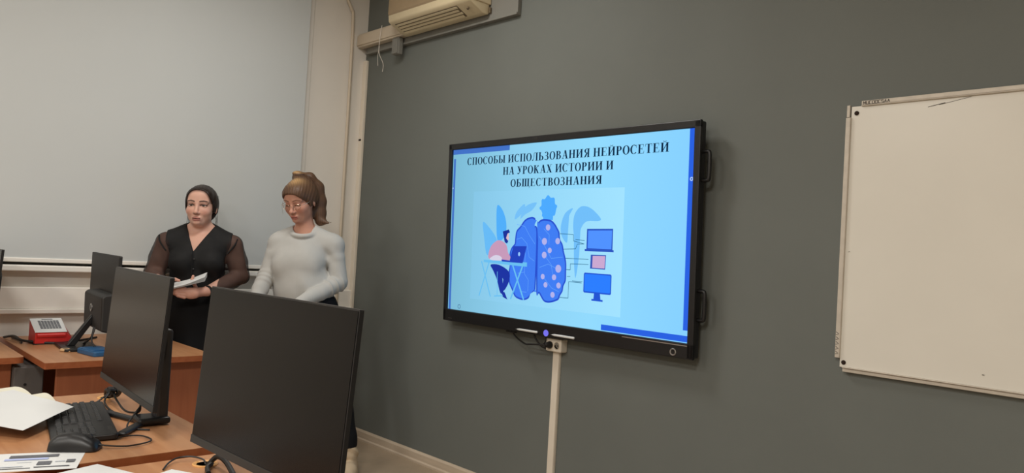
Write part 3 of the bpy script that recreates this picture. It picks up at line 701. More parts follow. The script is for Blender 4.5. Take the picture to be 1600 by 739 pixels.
for c, r in (((0.79, 0.487), .016), ((0.768, 0.415), .018), ((0.861, 0.419), .016), ((0.808, 0.37), .014), ((0.77, 0.345), .017), ((0.872, 0.28), .020), ((0.765, 0.234), .014), ((0.845, 0.235), .015), ((0.787, 0.193), .014), ((0.878, 0.196), .015), ((0.839, 0.146), .015)): flat([disc(c, r)], M_dot, 'brain_dot')
# connector lines and devices
cl = []
for P_ in ([(0.875, 0.457), (0.966, 0.454), (0.968, 0.423), (1.039, 0.41)], [(0.981, 0.43), (1.041, 0.427)], [(0.903, 0.38), (0.984, 0.384), (0.994, 0.408), (1.039, 0.41)], [(0.919, 0.335), (1.07, 0.336)],
           [(0.927, 0.279), (0.954, 0.279), (0.953, 0.309), (1.071, 0.311)], [(0.933, 0.245), (0.956, 0.246)], [(0.889, 0.137), (0.946, 0.138), (0.946, 0.22), (1.031, 0.219)], [(0.969, 0.225), (1.035, 0.225)]):
    cl += stroke(P_, 0.0028)
flat(cl, (40, 104, 140), 'connector_lines')
flat([[(1.054, 0.484), (1.216, 0.487), (1.216, 0.384), (1.054, 0.384)], [(1.043, 0.386), (1.044, 0.376), (1.224, 0.376), (1.223, 0.386)]], (44, 84, 190), 'drawn_laptop_rim')
flat([[(1.062, 0.476), (1.210, 0.479), (1.209, 0.390), (1.062, 0.390)]], (80, 144, 255), 'drawn_laptop')
flat([[(1.084, 0.360), (1.179, 0.361), (1.176, 0.292), (1.082, 0.292)]], (54, 84, 180), 'drawn_tablet_rim')
flat([[(1.096, 0.354), (1.174, 0.356), (1.172, 0.297), (1.095, 0.297)]], (200, 166, 206), 'drawn_tablet')
flat([rrect(1.044, 1.217, 0.174, 0.271, 0.008, 3), [(1.113, 0.18), (1.149, 0.18), (1.155, 0.144), (1.110, 0.144)], [(1.098, 0.147), (1.168, 0.147), (1.168, 0.138), (1.098, 0.138)]], (36, 84, 208), 'drawn_monitor_rim')
flat([rrect(1.050, 1.211, 0.181, 0.265, 0.006, 3)], (44, 124, 252), 'drawn_monitor')
# the figure working at a table
flat([smoothpoly([(0.363, 0.275), (0.433, 0.277), (0.511, 0.245), (0.516, 0.195), (0.482, 0.143), (0.464, 0.150), (0.476, 0.205), (0.443, 0.235), (0.452, 0.2), (0.474, 0.134), (0.449, 0.127), (0.417, 0.198), (0.385, 0.244)]), [(0.46, 0.128), (0.482, 0.134), (0.508, 0.094), (0.470, 0.106)]], (30, 52, 160), 'drawn_trousers')
flat([smoothpoly([(0.346, 0.309), (0.342, 0.337), (0.364, 0.381), (0.412, 0.41), (0.454, 0.406), (0.486, 0.385), (0.499, 0.348), (0.518, 0.326), (0.512, 0.307), (0.453, 0.302), (0.39, 0.301)])], (196, 152, 184), 'drawn_shirt')
flat([smoothpoly([(0.354, 0.309), (0.40, 0.330), (0.446, 0.322), (0.446, 0.302), (0.376, 0.3)])], (212, 206, 226), 'drawn_shirt_tail')
flat([[(0.475, 0.451), (0.499, 0.451), (0.503, 0.418), (0.482, 0.404), (0.470, 0.404), (0.472, 0.42)]], (220, 186, 196), 'drawn_face')
flat([[(0.452, 0.46), (0.499, 0.472), (0.509, 0.456), (0.482, 0.446), (0.480, 0.424), (0.498, 0.409), (0.489, 0.395), (0.471, 0.402), (0.459, 0.436)]], (28, 50, 150), 'drawn_hair')
flat([[(0.304, 0.300), (0.648, 0.301), (0.648, 0.278), (0.540, 0.280), (0.304, 0.287)]] + stroke([(0.286, 0.291), (0.37, 0.099)], 0.008) + stroke([(0.35, 0.29), (0.275, 0.097)], 0.008) + stroke([(0.532, 0.099), (0.616, 0.282)], 0.010) + stroke([(0.632, 0.103), (0.540, 0.28)], 0.010) + stroke([(0.40, 0.105), (0.47, 0.112)], 0.006) + stroke([(0.42, 0.24), (0.425, 0.11)], 0.004), (104, 188, 238), 'drawn_table')
flat([[(0.54, 0.383), (0.641, 0.386), (0.617, 0.300), (0.513, 0.300)], [(0.450, 0.308), (0.53, 0.304), (0.615, 0.302), (0.615, 0.295), (0.453, 0.297)]], (36, 66, 186), 'drawn_notebook')
flat([disc((0.586, 0.342), 0.008, 12, 0.011)], (150, 200, 250), 'drawn_notebook_mark')
flat([disc((1.638, 0.709), 0.009, 16), disc((0.009, 0.705), 0.005, 12)], (170, 200, 250), 'slide_arrow')
flat([disc((1.638, 0.709), 0.004, 12)], (50, 90, 190), 'slide_arrow')
ring_ = []
for i in range(24):
    a, b = 2 * math.pi * i / 24, 2 * math.pi * (i + 1) / 24
    ring_.append([(0.105 + r * math.cos(t), 0.021 + r * math.sin(t)) for r, t in ((0.013, a), (0.013, b), (0.009, b), (0.009, a))])
flat(ring_, (74, 120, 156), 'slide_icon')

# ---- title in a bold roman face, drawn letter by letter (unit cap height)
SW, TH = 0.20, 0.055
def r4(a, b, c, d): return [(a, c), (b, c), (b, d), (a, d)]
def stem(x, w_=SW, s=0.09, lo=0.0, hi=1.0):
    return [r4(x, x + w_, lo, hi), r4(x - s, x + w_ + s, lo, lo + 0.045), r4(x - s, x + w_ + s, hi - 0.045, hi)]
def bowl(cx, cy, rx, ry, a0=0, a1=360, t=SW, th=TH, n=22):
    out = []
    for i in range(n):
        p, q = R_(a0 + (a1 - a0) * i / n), R_(a0 + (a1 - a0) * (i + 1) / n)
        out.append([(cx + rx * math.cos(p), cy + ry * math.sin(p)), (cx + rx * math.cos(q), cy + ry * math.sin(q)), (cx + (rx - t) * math.cos(q), cy + (ry - th) * math.sin(q)), (cx + (rx - t) * math.cos(p), cy + (ry - th) * math.sin(p))])
    return out
def diag(x0, y0, x1, y1, w_): return [[(x0, y0), (x0 + w_, y0), (x1 + w_, y1), (x1, y1)]]
def sf(x, w_, y): return [r4(x, x + w_, y, y + 0.045)]
def G_O(): return bowl(.40, .5, .40, .52), .80
def G_S(): return bowl(.40, .5, .40, .52, 48, 318) + [[(.66, .98), (.70, .98), (.70, .66), (.66, .66)]], .76
def G_P(): return stem(.09) + stem(.57) + [r4(.09, .77, .95, 1.0)], .86
def G_B(): return stem(.09) + [r4(.09, .66, .95, 1.0), [(.62, 1.0), (.67, 1.0), (.67, .74), (.645, .74)]] + bowl(.38, .28, .34, .285, -90, 90) + [r4(.28, .39, .51, .565), r4(.28, .39, 0, .05)], .74
def soft(x): return stem(x) + bowl(x + .28, .28, .33, .285, -90, 90) + [r4(x + .19, x + .29, .51, .565), r4(x + .19, x + .29, 0, .05)]
def G_SOFT(): return soft(.09), .72
def G_Y(): return soft(.09) + stem(.79), 1.08
def G_I(): return stem(.09) + stem(.61) + [[(.27, .10), (.27, .26), (.63, .90), (.63, .74)]], .90
def G_J():
    return G_I()[0] + bowl(.45, 1.20, .17, .14, 180, 360, .055, .055), .90
def G_L(): return stem(.55) + [r4(.24, .62, .95, 1.0), [(.24, 1.0), (.30, 1.0), (.28, .45), (.20, .10), (.10, .0), (.06, .04), (.15, .14), (.21, .45)]] + disc_(.07, .08, .08), .84
def disc_(x, y, r): return [disc((x, y), r, 12)]
def G_Z(): return bowl(.30, .745, .28, .27, -90, 150, .18) + bowl(.29, .27, .33, .285, -150, 90, .19) + [r4(.18, .32, .47, .53)], .66
def G_V(): return stem(.09) + bowl(.36, .75, .27, .25, -90, 90, .18) + bowl(.38, .27, .32, .27, -90, 90) + [r4(.28, .37, .95, 1), r4(.28, .38, .49, .55), r4(.28, .39, 0, .05)], .74
def G_A(): return diag(.09, 0, .39, 1.0, .07) + diag(.56, 0, .34, 1.0, .20) + [r4(.20, .60, .30, .36)] + sf(0, .26, 0) + sf(.48, .36, 0), .84
def G_N(): return stem(.09) + stem(.58) + [r4(.2, .62, .475, .535)], .87
def G_YA(): return stem(.50) + bowl(.43, .74, .34, .265, 90, 270, .19) + [r4(.42, .55, .95, 1), r4(.40, .55, .475, .53)] + diag(.08, 0, .34, .50, .18) + sf(.0, .22, 0), .80
def G_E(): return stem(.09) + [r4(.2, .64, .95, 1), r4(.2, .50, .475, .53), r4(.2, .68, 0, .05), [(.60, 1), (.64, 1), (.65, .72), (.62, .72)], [(.64, 0), (.68, 0), (.71, .28), (.67, .28)], r4(.46, .50, .36, .64)], .74
def G_R(): return stem(.09) + bowl(.36, .73, .30, .27, -90, 90) + [r4(.28, .37, .95, 1), r4(.28, .37, .46, .515)], .70
def G_T(): return stem(.28) + [r4(.02, .74, .95, 1), [(.02, 1), (.07, 1), (.04, .70), (.01, .70)], [(.69, 1), (.74, 1), (.75, .70), (.72, .70)]], .76
def G_U(): return diag(.36, .28, .10, 1.0, .20) + [[(.60, 1.0), (.66, 1.0), (.42, .18), (.30, .02), (.18, .0), (.16, .06), (.30, .12), (.36, .24)]] + disc_(.16, .08, .09) + sf(.0, .38, .955) + sf(.52, .24, .955), .76
def G_K(): return stem(.09) + [[(.27, .46), (.27, .54), (.50, .86), (.62, 1.0), (.70, .98), (.58, .86), (.36, .50)]] + disc_(.64, .90, .08) + diag(.54, 0, .28, .54, .20) + sf(.48, .36, 0), .84
def G_H(): return diag(.52, 0, .08, 1.0, .22) + diag(.08, 0, .62, 1.0, .065) + sf(0, .28, 0) + sf(.46, .36, 0) + sf(.02, .34, .955) + sf(.52, .26, .955), .82
def G_SHCH(): return stem(.09) + stem(.47) + stem(.85) + [r4(.09, 1.12, 0, .05), [(1.09, .05), (1.16, .05), (1.16, -.22), (1.12, -.22)]], 1.18
GL = {'\u041e': G_O, '\u0421': G_S, '\u041f': G_P, '\u0411': G_B, '\u042c': G_SOFT, '\u042b': G_Y, '\u0418': G_I, '\u0419': G_J, '\u041b': G_L, '\u0417': G_Z, '\u0412': G_V, '\u0410': G_A, '\u041d': G_N,
      '\u042f': G_YA, '\u0415': G_E, '\u0420': G_R, '\u0422': G_T, '\u0423': G_U, '\u041a': G_K, '\u0425': G_H, '\u0429': G_SHCH}
M_title = glow('slide_title', (14, 42, 70))
def title(text, x0, x1, y0, cap):
    words_, x = [[]], 0.0
    for ch in text:
        if ch == ' ': x += 0.34; words_.append([]); continue
        g, adv = GL[ch]()
        for P_ in g: words_[-1].append([(p[0] + x, p[1]) for p in P_])
        x += adv + 0.075
    k = (x1 - x0) / (x - 0.075)
    for polys in words_: flat([[(x0 + p[0] * k, y0 + p[1] * cap) for p in P_] for P_ in polys], M_title, 'title_word')
title('\u0421\u041f\u041e\u0421\u041e\u0411\u042b \u0418\u0421\u041f\u041e\u041b\u042c\u0417\u041e\u0412\u0410\u041d\u0418\u042f \u041d\u0415\u0419\u0420\u041e\u0421\u0415\u0422\u0415\u0419', 0.132, 1.516, 0.834, 0.042)
title('\u041d\u0410 \u0423\u0420\u041e\u041a\u0410\u0425 \u0418\u0421\u0422\u041e\u0420\u0418\u0418 \u0418', 0.436, 1.205, 0.768, 0.042)
title('\u041e\u0411\u0429\u0415\u0421\u0422\u0412\u041e\u0417\u041d\u0410\u041d\u0418\u042f', 0.500, 1.138, 0.701, 0.041)

# ------------------------------------------------------------------ socket, plug, cable trunking below the display
so = thing('socket_box', (0.86, 0, 0.83), 'cream double socket box on the wall below the display', 'socket')
obj('body', box(B(), (0.782, -0.050, 0.835), (0.888, 0.0, 0.902), 0.006), M_pvc, so, True)
for x in (0.815, 0.858):
    bm = B(); lathe(bm, [(0.0195, 0.0), (0.0195, 0.0025), (0.017, 0.0025), (0.016, 0.0005)], 22, Matrix.Translation((x, -0.0495, 0.868)) @ Matrix.Rotation(R_(90), 4, 'X'))
    s = obj('outlet', bm, M_cream, so, True)
    bm = B(); tube(bm, [(x - 0.008, -0.0512, 0.868), (x - 0.008, -0.0518, 0.868)], 0.003, 8); tube(bm, [(x + 0.008, -0.0512, 0.868), (x + 0.008, -0.0518, 0.868)], 0.003, 8); obj('hole', bm, M_hole, s, True)
pg = thing('power_plug', (0.815, -0.07, 0.868), 'black power plug and cable in the socket below the display', 'plug')
bm = B(); lathe(bm, [(0.0185, 0.001), (0.0185, 0.010), (0.014, 0.020), (0.012, 0.034), (0.007, 0.040)], 20, Matrix.Translation((0.815, -0.0515, 0.868)) @ Matrix.Rotation(R_(90), 4, 'X')); obj('body', bm, M_cable, pg, True, smooth=True)
bm = B(); tube(bm, smoothpath([(0.813, -0.088, 0.868), (0.775, -0.09, 0.866), (0.70, -0.085, 0.858), (0.64, -0.06, 0.852), (0.57, -0.05, 0.872), (0.535, -0.05, 0.898), (0.535, -0.05, 0.925)], 7), 0.0045, 8); obj('lead', bm, M_cable, pg, True, smooth=True)
bm = B(); tube(bm, smoothpath([(0.80, -0.012, 0.838), (0.76, -0.045, 0.848), (0.725, -0.05, 0.870), (0.700, -0.05, 0.895), (0.698, -0.05, 0.92)], 7), 0.005, 8)
tube(bm, smoothpath([(0.80, -0.085, 0.872), (0.79, -0.06, 0.888), (0.785, -0.055, 0.915)], 5), 0.003, 8)
tag(obj('display_cable', bm, M_cable, None, smooth=True), 'short black cable curling from behind the socket box to the display', 'cable')
tk = thing('cable_trunking', (0.827, 0, 0), 'narrow cream cable trunking running down the wall from the socket', 'trunking')
obj('channel', box(B(), (0.806, -0.016, 0.0), (0.850, 0.0, 0.836), 0.002), M_pvc, tk, True)
obj('lid', box(B(), (0.8075, -0.020, 0.0), (0.8485, -0.016, 0.836), 0.002), M_pvc, tk, True)

# ------------------------------------------------------------------ people: signed distance sculpting, meshed by surface nets
class Field:
    def __init__(s, xs, ys, zs):
        s.ax = [np.asarray(a, np.float32) for a in (xs, ys, zs)]
        s.f = np.full([len(a) for a in s.ax], 0.25, np.float32)
    def win(s, lo, hi):
        sl = []
        for i in range(3):
            a = np.searchsorted(s.ax[i], lo[i]); b = np.searchsorted(s.ax[i], hi[i])
            if b - a < 1: return None
            sl.append(slice(a, b))
        return tuple(sl)
    def grid(s, sl):
        return (s.ax[0][sl[0]][:, None, None], s.ax[1][sl[1]][None, :, None], s.ax[2][sl[2]][None, None, :])
    def put(s, sl, d, k, op):
        f = s.f[sl]
        if op == '+':
            if k > 0:
                h = np.clip(0.5 + 0.5 * (f - d) / k, 0, 1); s.f[sl] = f * (1 - h) + d * h - k * h * (1 - h)
            else: s.f[sl] = np.minimum(f, d)
        else:
            d = -d
            if k > 0:
                h = np.clip(0.5 + 0.5 * (d - f) / k, 0, 1); s.f[sl] = f * (1 - h) + d * h + k * h * (1 - h)
            else: s.f[sl] = np.maximum(f, d)
    def ell(s, c, r, k=0.01, op='+', M=None, inf=0.0, R=None):
        c = Vector(c); A = Matrix.Identity(3)
        if R is not None: A = R.to_3x3()
        sc = 1.0
        if M is not None:
            c = M @ c; m3 = M.to_3x3(); sc = m3.col[0].length; A = (m3 * (1.0 / sc)) @ A
        r = [v * sc for v in r]; pad = max(r) + k + inf + 0.03
        sl = s.win([c[i] - pad for i in range(3)], [c[i] + pad for i in range(3)])
        if sl is None: return
        X, Y, Z = s.grid(sl); X = X - c[0]; Y = Y - c[1]; Z = Z - c[2]
        q = [A[0][i] * X + A[1][i] * Y + A[2][i] * Z for i in range(3)]
        k0 = np.sqrt(sum((q[i] / r[i]) ** 2 for i in range(3))); k1 = np.sqrt(sum((q[i] / (r[i] * r[i])) ** 2 for i in range(3))) + 1e-9
        s.put(sl, (k0 * (k0 - 1) / k1 - inf).astype(np.float32), k, op)
    def cap(s, a, b, ra, rb, k=0.01, op='+', M=None, inf=0.0, flat=None):
        a, b = Vector(a), Vector(b); sc = 1.0
        if M is not None: a = M @ a; b = M @ b; sc = M.to_3x3().col[0].length
        ra *= sc; rb *= sc
        pad = max(ra, rb) + k + inf + 0.02
        sl = s.win([min(a[i], b[i]) - pad for i in range(3)], [max(a[i], b[i]) + pad for i in range(3)])
        if sl is None: return
        X, Y, Z = s.grid(sl); d = b - a; L2 = max(d.dot(d), 1e-9)
        X = X - a[0]; Y = Y - a[1]; Z = Z - a[2]
        t = np.clip((X * d[0] + Y * d[1] + Z * d[2]) / L2, 0, 1)
        D = np.sqrt((X - t * d[0]) ** 2 + (Y - t * d[1]) ** 2 + (Z - t * d[2]) ** 2) - (ra + (rb - ra) * t)
        s.put(sl, (D - inf).astype(np.float32), k, op)
    def chain(s, P, R, k=0.01, op='+', M=None, inf=0.0):
        for i in range(len(P) - 1): s.cap(P[i], P[i + 1], R[i], R[i + 1], k, op, M, inf)
    def cut(s, fn, k=0.0):
        """keep where fn < 0"""
        X, Y, Z = s.grid((slice(None),) * 3); d = np.broadcast_to(fn(X, Y, Z), s.f.shape).astype(np.float32)
        if k > 0:
            h = np.clip(0.5 + 0.5 * (d - s.f) / k, 0, 1); s.f = s.f * (1 - h) + d * h + k * h * (1 - h)
        else: s.f = np.maximum(s.f, d)
    def add(s, fn):
        X, Y, Z = s.grid((slice(None),) * 3); s.f = s.f + np.broadcast_to(fn(X, Y, Z), s.f.shape).astype(np.float32)
    def window(s, M, fn, k=0.006):
        """remove where fn(x, y, z) < 0, in the frame M"""
        X, Y, Z = s.grid((slice(None),) * 3); I = M.inverted()
        q = [I[i][0] * X + I[i][1] * Y + I[i][2] * Z + I[i][3] for i in range(3)]
        d = -fn(*q).astype(np.float32); h = np.clip(0.5 + 0.5 * (d - s.f) / k, 0, 1)
        s.f = s.f * (1 - h) + d * h + k * h * (1 - h)
    def mesh(s, name, m, parent=None, color=None, label=None):
        f = s.f; f[0] = f[-1] = 1; f[:, 0] = f[:, -1] = 1; f[:, :, 0] = f[:, :, -1] = 1
        n = np.array(f.shape); neg = f < 0
        c = np.zeros(n - 1, np.int8)
        for i in (0, 1):
            for j in (0, 1):
                for k in (0, 1): c += neg[i:n[0] - 1 + i, j:n[1] - 1 + j, k:n[2] - 1 + k]
        act = (c > 0) & (c < 8); idx = np.argwhere(act)
        vid = np.full(act.shape, -1, np.int64); vid[act] = np.arange(len(idx))
        pos = np.zeros((len(idx), 3)); cnt = np.zeros(len(idx))
        G = [a.astype(np.float64) for a in s.ax]
        co = lambda I: np.stack([G[0][I[:, 0]], G[1][I[:, 1]], G[2][I[:, 2]]], 1)
        cor = [(i, j, k) for i in (0, 1) for j in (0, 1) for k in (0, 1)]
        for a in cor:
            for ax in range(3):
                if a[ax] == 0:
                    b = list(a); b[ax] = 1
                    A = idx + np.array(a); Bb = idx + np.array(b)
                    fa = f[A[:, 0], A[:, 1], A[:, 2]].astype(np.float64); fb = f[Bb[:, 0], Bb[:, 1], Bb[:, 2]].astype(np.float64)
                    x = (fa < 0) != (fb < 0)
                    t = np.where(x, fa / np.where(x, fa - fb, 1), 0)[:, None]
                    pos += np.where(x[:, None], co(A) * (1 - t) + co(Bb) * t, 0); cnt += x
        pos /= cnt[:, None]
        quads = []
        for ax in range(3):
            u, v = (ax + 1) % 3, (ax + 2) % 3
            lo = [slice(None)] * 3; hi = [slice(None)] * 3; lo[ax] = slice(0, -1); hi[ax] = slice(1, None)
            a = neg[tuple(lo)]; b = neg[tuple(hi)]; e = np.argwhere(a != b)
            e = e[(e[:, u] > 0) & (e[:, v] > 0) & (e[:, u] < n[u] - 1) & (e[:, v] < n[v] - 1)]
            sg = neg[e[:, 0], e[:, 1], e[:, 2]]
            def at(du, dv):
                q = e.copy(); q[:, u] -= du; q[:, v] -= dv; return vid[q[:, 0], q[:, 1], q[:, 2]]
            Q = np.stack([at(1, 1), at(0, 1), at(0, 0), at(1, 0)], 1)
            Q[~sg] = Q[~sg][:, ::-1]; quads.append(Q)
        Q = np.concatenate(quads)
        me = bpy.data.meshes.new(name)
        me.vertices.add(len(pos)); me.vertices.foreach_set('co', pos.astype(np.float32).ravel())
        me.loops.add(Q.size); me.loops.foreach_set('vertex_index', Q.astype(np.int32).ravel())
        me.polygons.add(len(Q)); me.polygons.foreach_set('loop_start', np.arange(0, Q.size, 4, dtype=np.int32)); me.polygons.foreach_set('loop_total', np.full(len(Q), 4, np.int32))
        me.update(calc_edges=True); me.validate()
        me.polygons.foreach_set('use_smooth', np.ones(len(me.polygons), bool))
        if color is not None:
            C = np.ones((len(pos), 4), np.float32); C[:, :3] = color(pos)
            at_ = me.color_attributes.new('pigment', 'FLOAT_COLOR', 'POINT'); at_.data.foreach_set('color', C.ravel())
        return link(name, me, m, parent, label=label)

def axis(*seg):
    """rectilinear axis from (start, stop, step) pieces"""
    out = [seg[0][0]]
    for a, b, st in seg:
        n = max(1, int(round((b - a) / st))); out += list(np.linspace(a, b, n + 1)[1:])
    return np.array(out)

def pigment(name, rough=0.5, sss=0.0, bump=0.0, bscale=300, stretch=(1, 1, 1), spec=0.4, sheen=0.0):
    m, N, L, b = nt(name)
    at = N.new('ShaderNodeAttribute'); at.attribute_name = 'pigment'
    tc = N.new('ShaderNodeTexCoord'); mp = N.new('ShaderNodeMapping'); mp.inputs['Scale'].default_value = stretch; L.new(tc.outputs['Object'], mp.inputs[0])
    nz = N.new('ShaderNodeTexNoise'); nz.inputs['Scale'].default_value = bscale; nz.inputs['Detail'].default_value = 3; L.new(mp.outputs[0], nz.inputs['Vector'])
    mx = N.new('ShaderNodeMix'); mx.data_type = 'RGBA'; mx.blend_type = 'MULTIPLY'; mx.inputs[0].default_value = 0.25
    L.new(at.outputs['Color'], mx.inputs[6]); L.new(nz.outputs['Fac'], mx.inputs[7])
    ml = N.new('ShaderNodeMix'); ml.data_type = 'RGBA'; ml.blend_type = 'ADD'; ml.inputs[0].default_value = 0.0
    L.new(mx.outputs[2], b.inputs['Base Color'])
    b.inputs['Roughness'].default_value = rough; b.inputs['Specular IOR Level'].default_value = spec
    if sss:
        b.inputs['Subsurface Weight'].default_value = sss; b.inputs['Subsurface Radius'].default_value = (0.008, 0.003, 0.0015); b.inputs['Subsurface Scale'].default_value = 1.0
    if bump:
        bp = N.new('ShaderNodeBump'); bp.inputs['Strength'].default_value = bump; bp.inputs['Distance'].default_value = 0.003
        L.new(nz.outputs['Fac'], bp.inputs['Height']); L.new(bp.outputs[0], b.inputs['Normal'])
    if sheen: b.inputs['Sheen Weight'].default_value = sheen
    return m

def head(F, M, jaw=1.0, cheek=1.0):
    """a head in its own frame: eye line at z = 0, looking to -y, chin at z = -0.112"""
    e, c = F.ell, F.cap
    e((0, .020, .028), (.073, .092, .084), .01, M=M)
    e((0, -.020, -.030), (.0625 * jaw, .066, .078), .03, M=M)
    e((0, -.050, -.088), (.030 * jaw, .026, .021), .028, M=M)
    for s in (-1, 1):
        e((s * .036 * cheek, -.052, -.030), (.026, .026, .026), .022, M=M)
        e((s * .038 * jaw, -.020, -.064), (.015, .032, .017), .022, M=M)
        e((s * .031, -.098, .001), (.020, .018, .0115), .014, '-', M=M)
        c((s * .014, -.078, .017), (s * .046, -.066, .019), .0075, .0065, .012, M=M)
        e((s * .031, -.0685, .0005), (.0150, .0135, .0125), .004, M=M)
        # ear
        e((s * .075, .012, -.010), (.007, .017, .029), .006, M=M, R=Matrix.Rotation(s * R_(14), 3, 'Z'))
    e((0, -.046, .050), (.054, .040, .038), .035, M=M)
    c((0, -.080, .010), (0, -.098, -.030), .0072, .0092, .011, M=M)
    e((0, -.1015, -.036), (.0115, .0105, .0095), .008, M=M)
    for s in (-1, 1): e((s * .0115, -.0915, -.0395), (.0070, .0085, .0065), .006, M=M)
    e((0, -.0765, -.069), (.023, .013, .016), .016, M=M)
    e((0, -.0850, -.0650), (.0190, .0090, .0050), .008, M=M)
    e((0, -.0840, -.0752), (.0165, .0092, .0060), .008, M=M)
    e((0, -.0985, -.0700), (.0190, .0080, .0015), .003, '-', M=M)
    e((0, -.078, -.092), (.016, .010, .009), .014, M=M)

def local(M, P):
    """mesh points into a head frame"""
    Mi = np.array(M.inverted()); return P @ Mi[:3, :3].T + Mi[:3, 3]

def blend(C, m, col):
    m = np.clip(m, 0, 1)[:, None]; return C * (1 - m) + np.array(lin(col)) * m
def sm(a, b, x):
    t = np.clip((x - a) / (b - a), 0, 1); return t * t * (3 - 2 * t)

def face_paint(C, q, brow, lip, lid=(120, 72, 62), lid_s=.45, brow_w=1.0, open_eyes=True):
    x, y, z = q[:, 0], q[:, 1], q[:, 2]; ax = np.abs(x); fr = sm(-.035, -.055, y)
    # cheeks warmer, lips, brows, lash line, nostrils, mouth line
    C = blend(C, 0.30 * np.exp(-((ax - .040) / .018) ** 2 - ((z + .034) / .018) ** 2) * fr, (188, 98, 88))
    C = blend(C, 0.22 * np.exp(-(x / .014) ** 2 - ((z + .036) / .012) ** 2) * fr, (180, 96, 84))
    lipm = sm(.0225, .0190, ax) * sm(-.0845, -.0810, z - 0.30 * np.maximum(0, ax - .008)) * sm(-.0570, -.0600, z + 0.30 * np.maximum(0, ax - .006)) * sm(-.070, -.076, y)
    C = blend(C, 0.75 * lipm, lip)
    C = blend(C, 0.9 * sm(.0030, .0012, np.abs(z + .0705 - 6 * ax * ax)) * sm(.0205, .0180, ax) * fr, (70, 26, 26))
    zb = .0205 + .004 * np.sin((ax - .012) / .04 * 3.0)
    C = blend(C, 0.92 * sm(.0048 * brow_w, .0028 * brow_w, np.abs(z - zb) + 0.04 * np.maximum(0, ax - .030)) * sm(.009, .014, ax) * sm(.056, .050, ax) * fr, brow)
    C = blend(C, lid_s * np.exp(-((ax - .031) / .018) ** 2 - ((z - .004) / .010) ** 2) * fr, lid)
    if open_eyes:
        C = blend(C, 0.9 * sm(.0034, .0016, np.abs(z - .0052 + 20 * np.maximum(0, np.abs(ax - .031) - .003) ** 2)) * sm(.0195, .0165, np.abs(ax - .031)) * fr, (34, 20, 18))
    else:
        C = blend(C, 0.9 * sm(.0030, .0014, np.abs(z + .0060)) * sm(.0175, .0145, np.abs(ax - .031)) * fr, (60, 36, 28))
    C = blend(C, 0.9 * np.exp(-((ax - .0065) / .0032) ** 2 - ((z + .0455) / .0026) ** 2) * sm(-.08, -.09, y), (60, 26, 24))
    return C

def eyeballs(M, parent, iris):
    """two eyeballs with iris and pupil; gaze along -y of the head"""
    m, N, L, b = nt('eye_' + parent.name)
    tc = N.new('ShaderNodeTexCoord'); gr = N.new('ShaderNodeVectorMath'); gr.operation = 'DISTANCE'; gr.inputs[1].default_value = (0, -0.0126, 0)
    L.new(tc.outputs['Object'], gr.inputs[0]); rp = N.new('ShaderNodeValToRGB'); rp.color_ramp.interpolation = 'CONSTANT'
    ml = N.new('ShaderNodeMath'); ml.operation = 'MULTIPLY'; ml.inputs[1].default_value = 50.0; L.new(gr.outputs['Value'], ml.inputs[0]); L.new(ml.outputs[0], rp.inputs[0])
    rp.color_ramp.elements[0].color = (0.004, 0.004, 0.004, 1); rp.color_ramp.elements[1].position = 0.13; rp.color_ramp.elements[1].color = (*lin(iris), 1)
    e = rp.color_ramp.elements.new(0.33); e.color = (*lin((206, 196, 188)), 1)
    L.new(rp.outputs[0], b.inputs['Base Color']); b.inputs['Roughness'].default_value = 0.12
    for s in (-1, 1):
        t = bmesh.new(); bmesh.ops.create_uvsphere(t, u_segments=24, v_segments=16, radius=0.0126)
        me = bpy.data.meshes.new('eye'); t.to_mesh(me); t.free()
        for p in me.polygons: p.use_smooth = True
        o = link('eye', me, m, parent, label='brown eye' if iris[0] > 60 else None)
        o.matrix_local = M @ Matrix.Translation((s * .031, -.0672, .0))

def strands(name, paths, m, parent, r=0.0012, label=None, n=5):
    bm = B()
    for P in paths:
        P = smoothpath(P, 5); k = len(P)
        tube(bm, P, [r * (1 - 0.7 * i / k) for i in range(k)], n)
    return obj(name, bm, m, parent, smooth=True, label=label, kind='stuff')

def finger(F, P, r, k=0.004, M=None, inf=0.0):
    """a finger as a bent chain of tapering joints"""
    n = len(P) - 1
    for i in range(n): F.cap(P[i], P[i + 1], r * (1 - .10 * i), r * (1 - .10 * (i + 1)), k, M=M, inf=inf)

YAW = Matrix.Rotation(0.8133 + R_(15), 4, 'Z')

# ================================================================== person in the dark blouse
SKIN = (230, 182, 162)
per = thing('person', (-0.854, -1.217, 0), 'person with dark tied-back hair in a black blouse with sheer sleeves, holding papers', 'person', 0.8133 + R_(15))
HM = Matrix.Translation((.000, -.005, 1.490)) @ Matrix.Rotation(R_(-7), 4, 'Z') @ Matrix.Rotation(R_(2), 4, 'X') @ Matrix.Scale(1.05, 4)
skin1 = pigment('skin', 0.48, 0.12, 0.05, 420, spec=0.35)
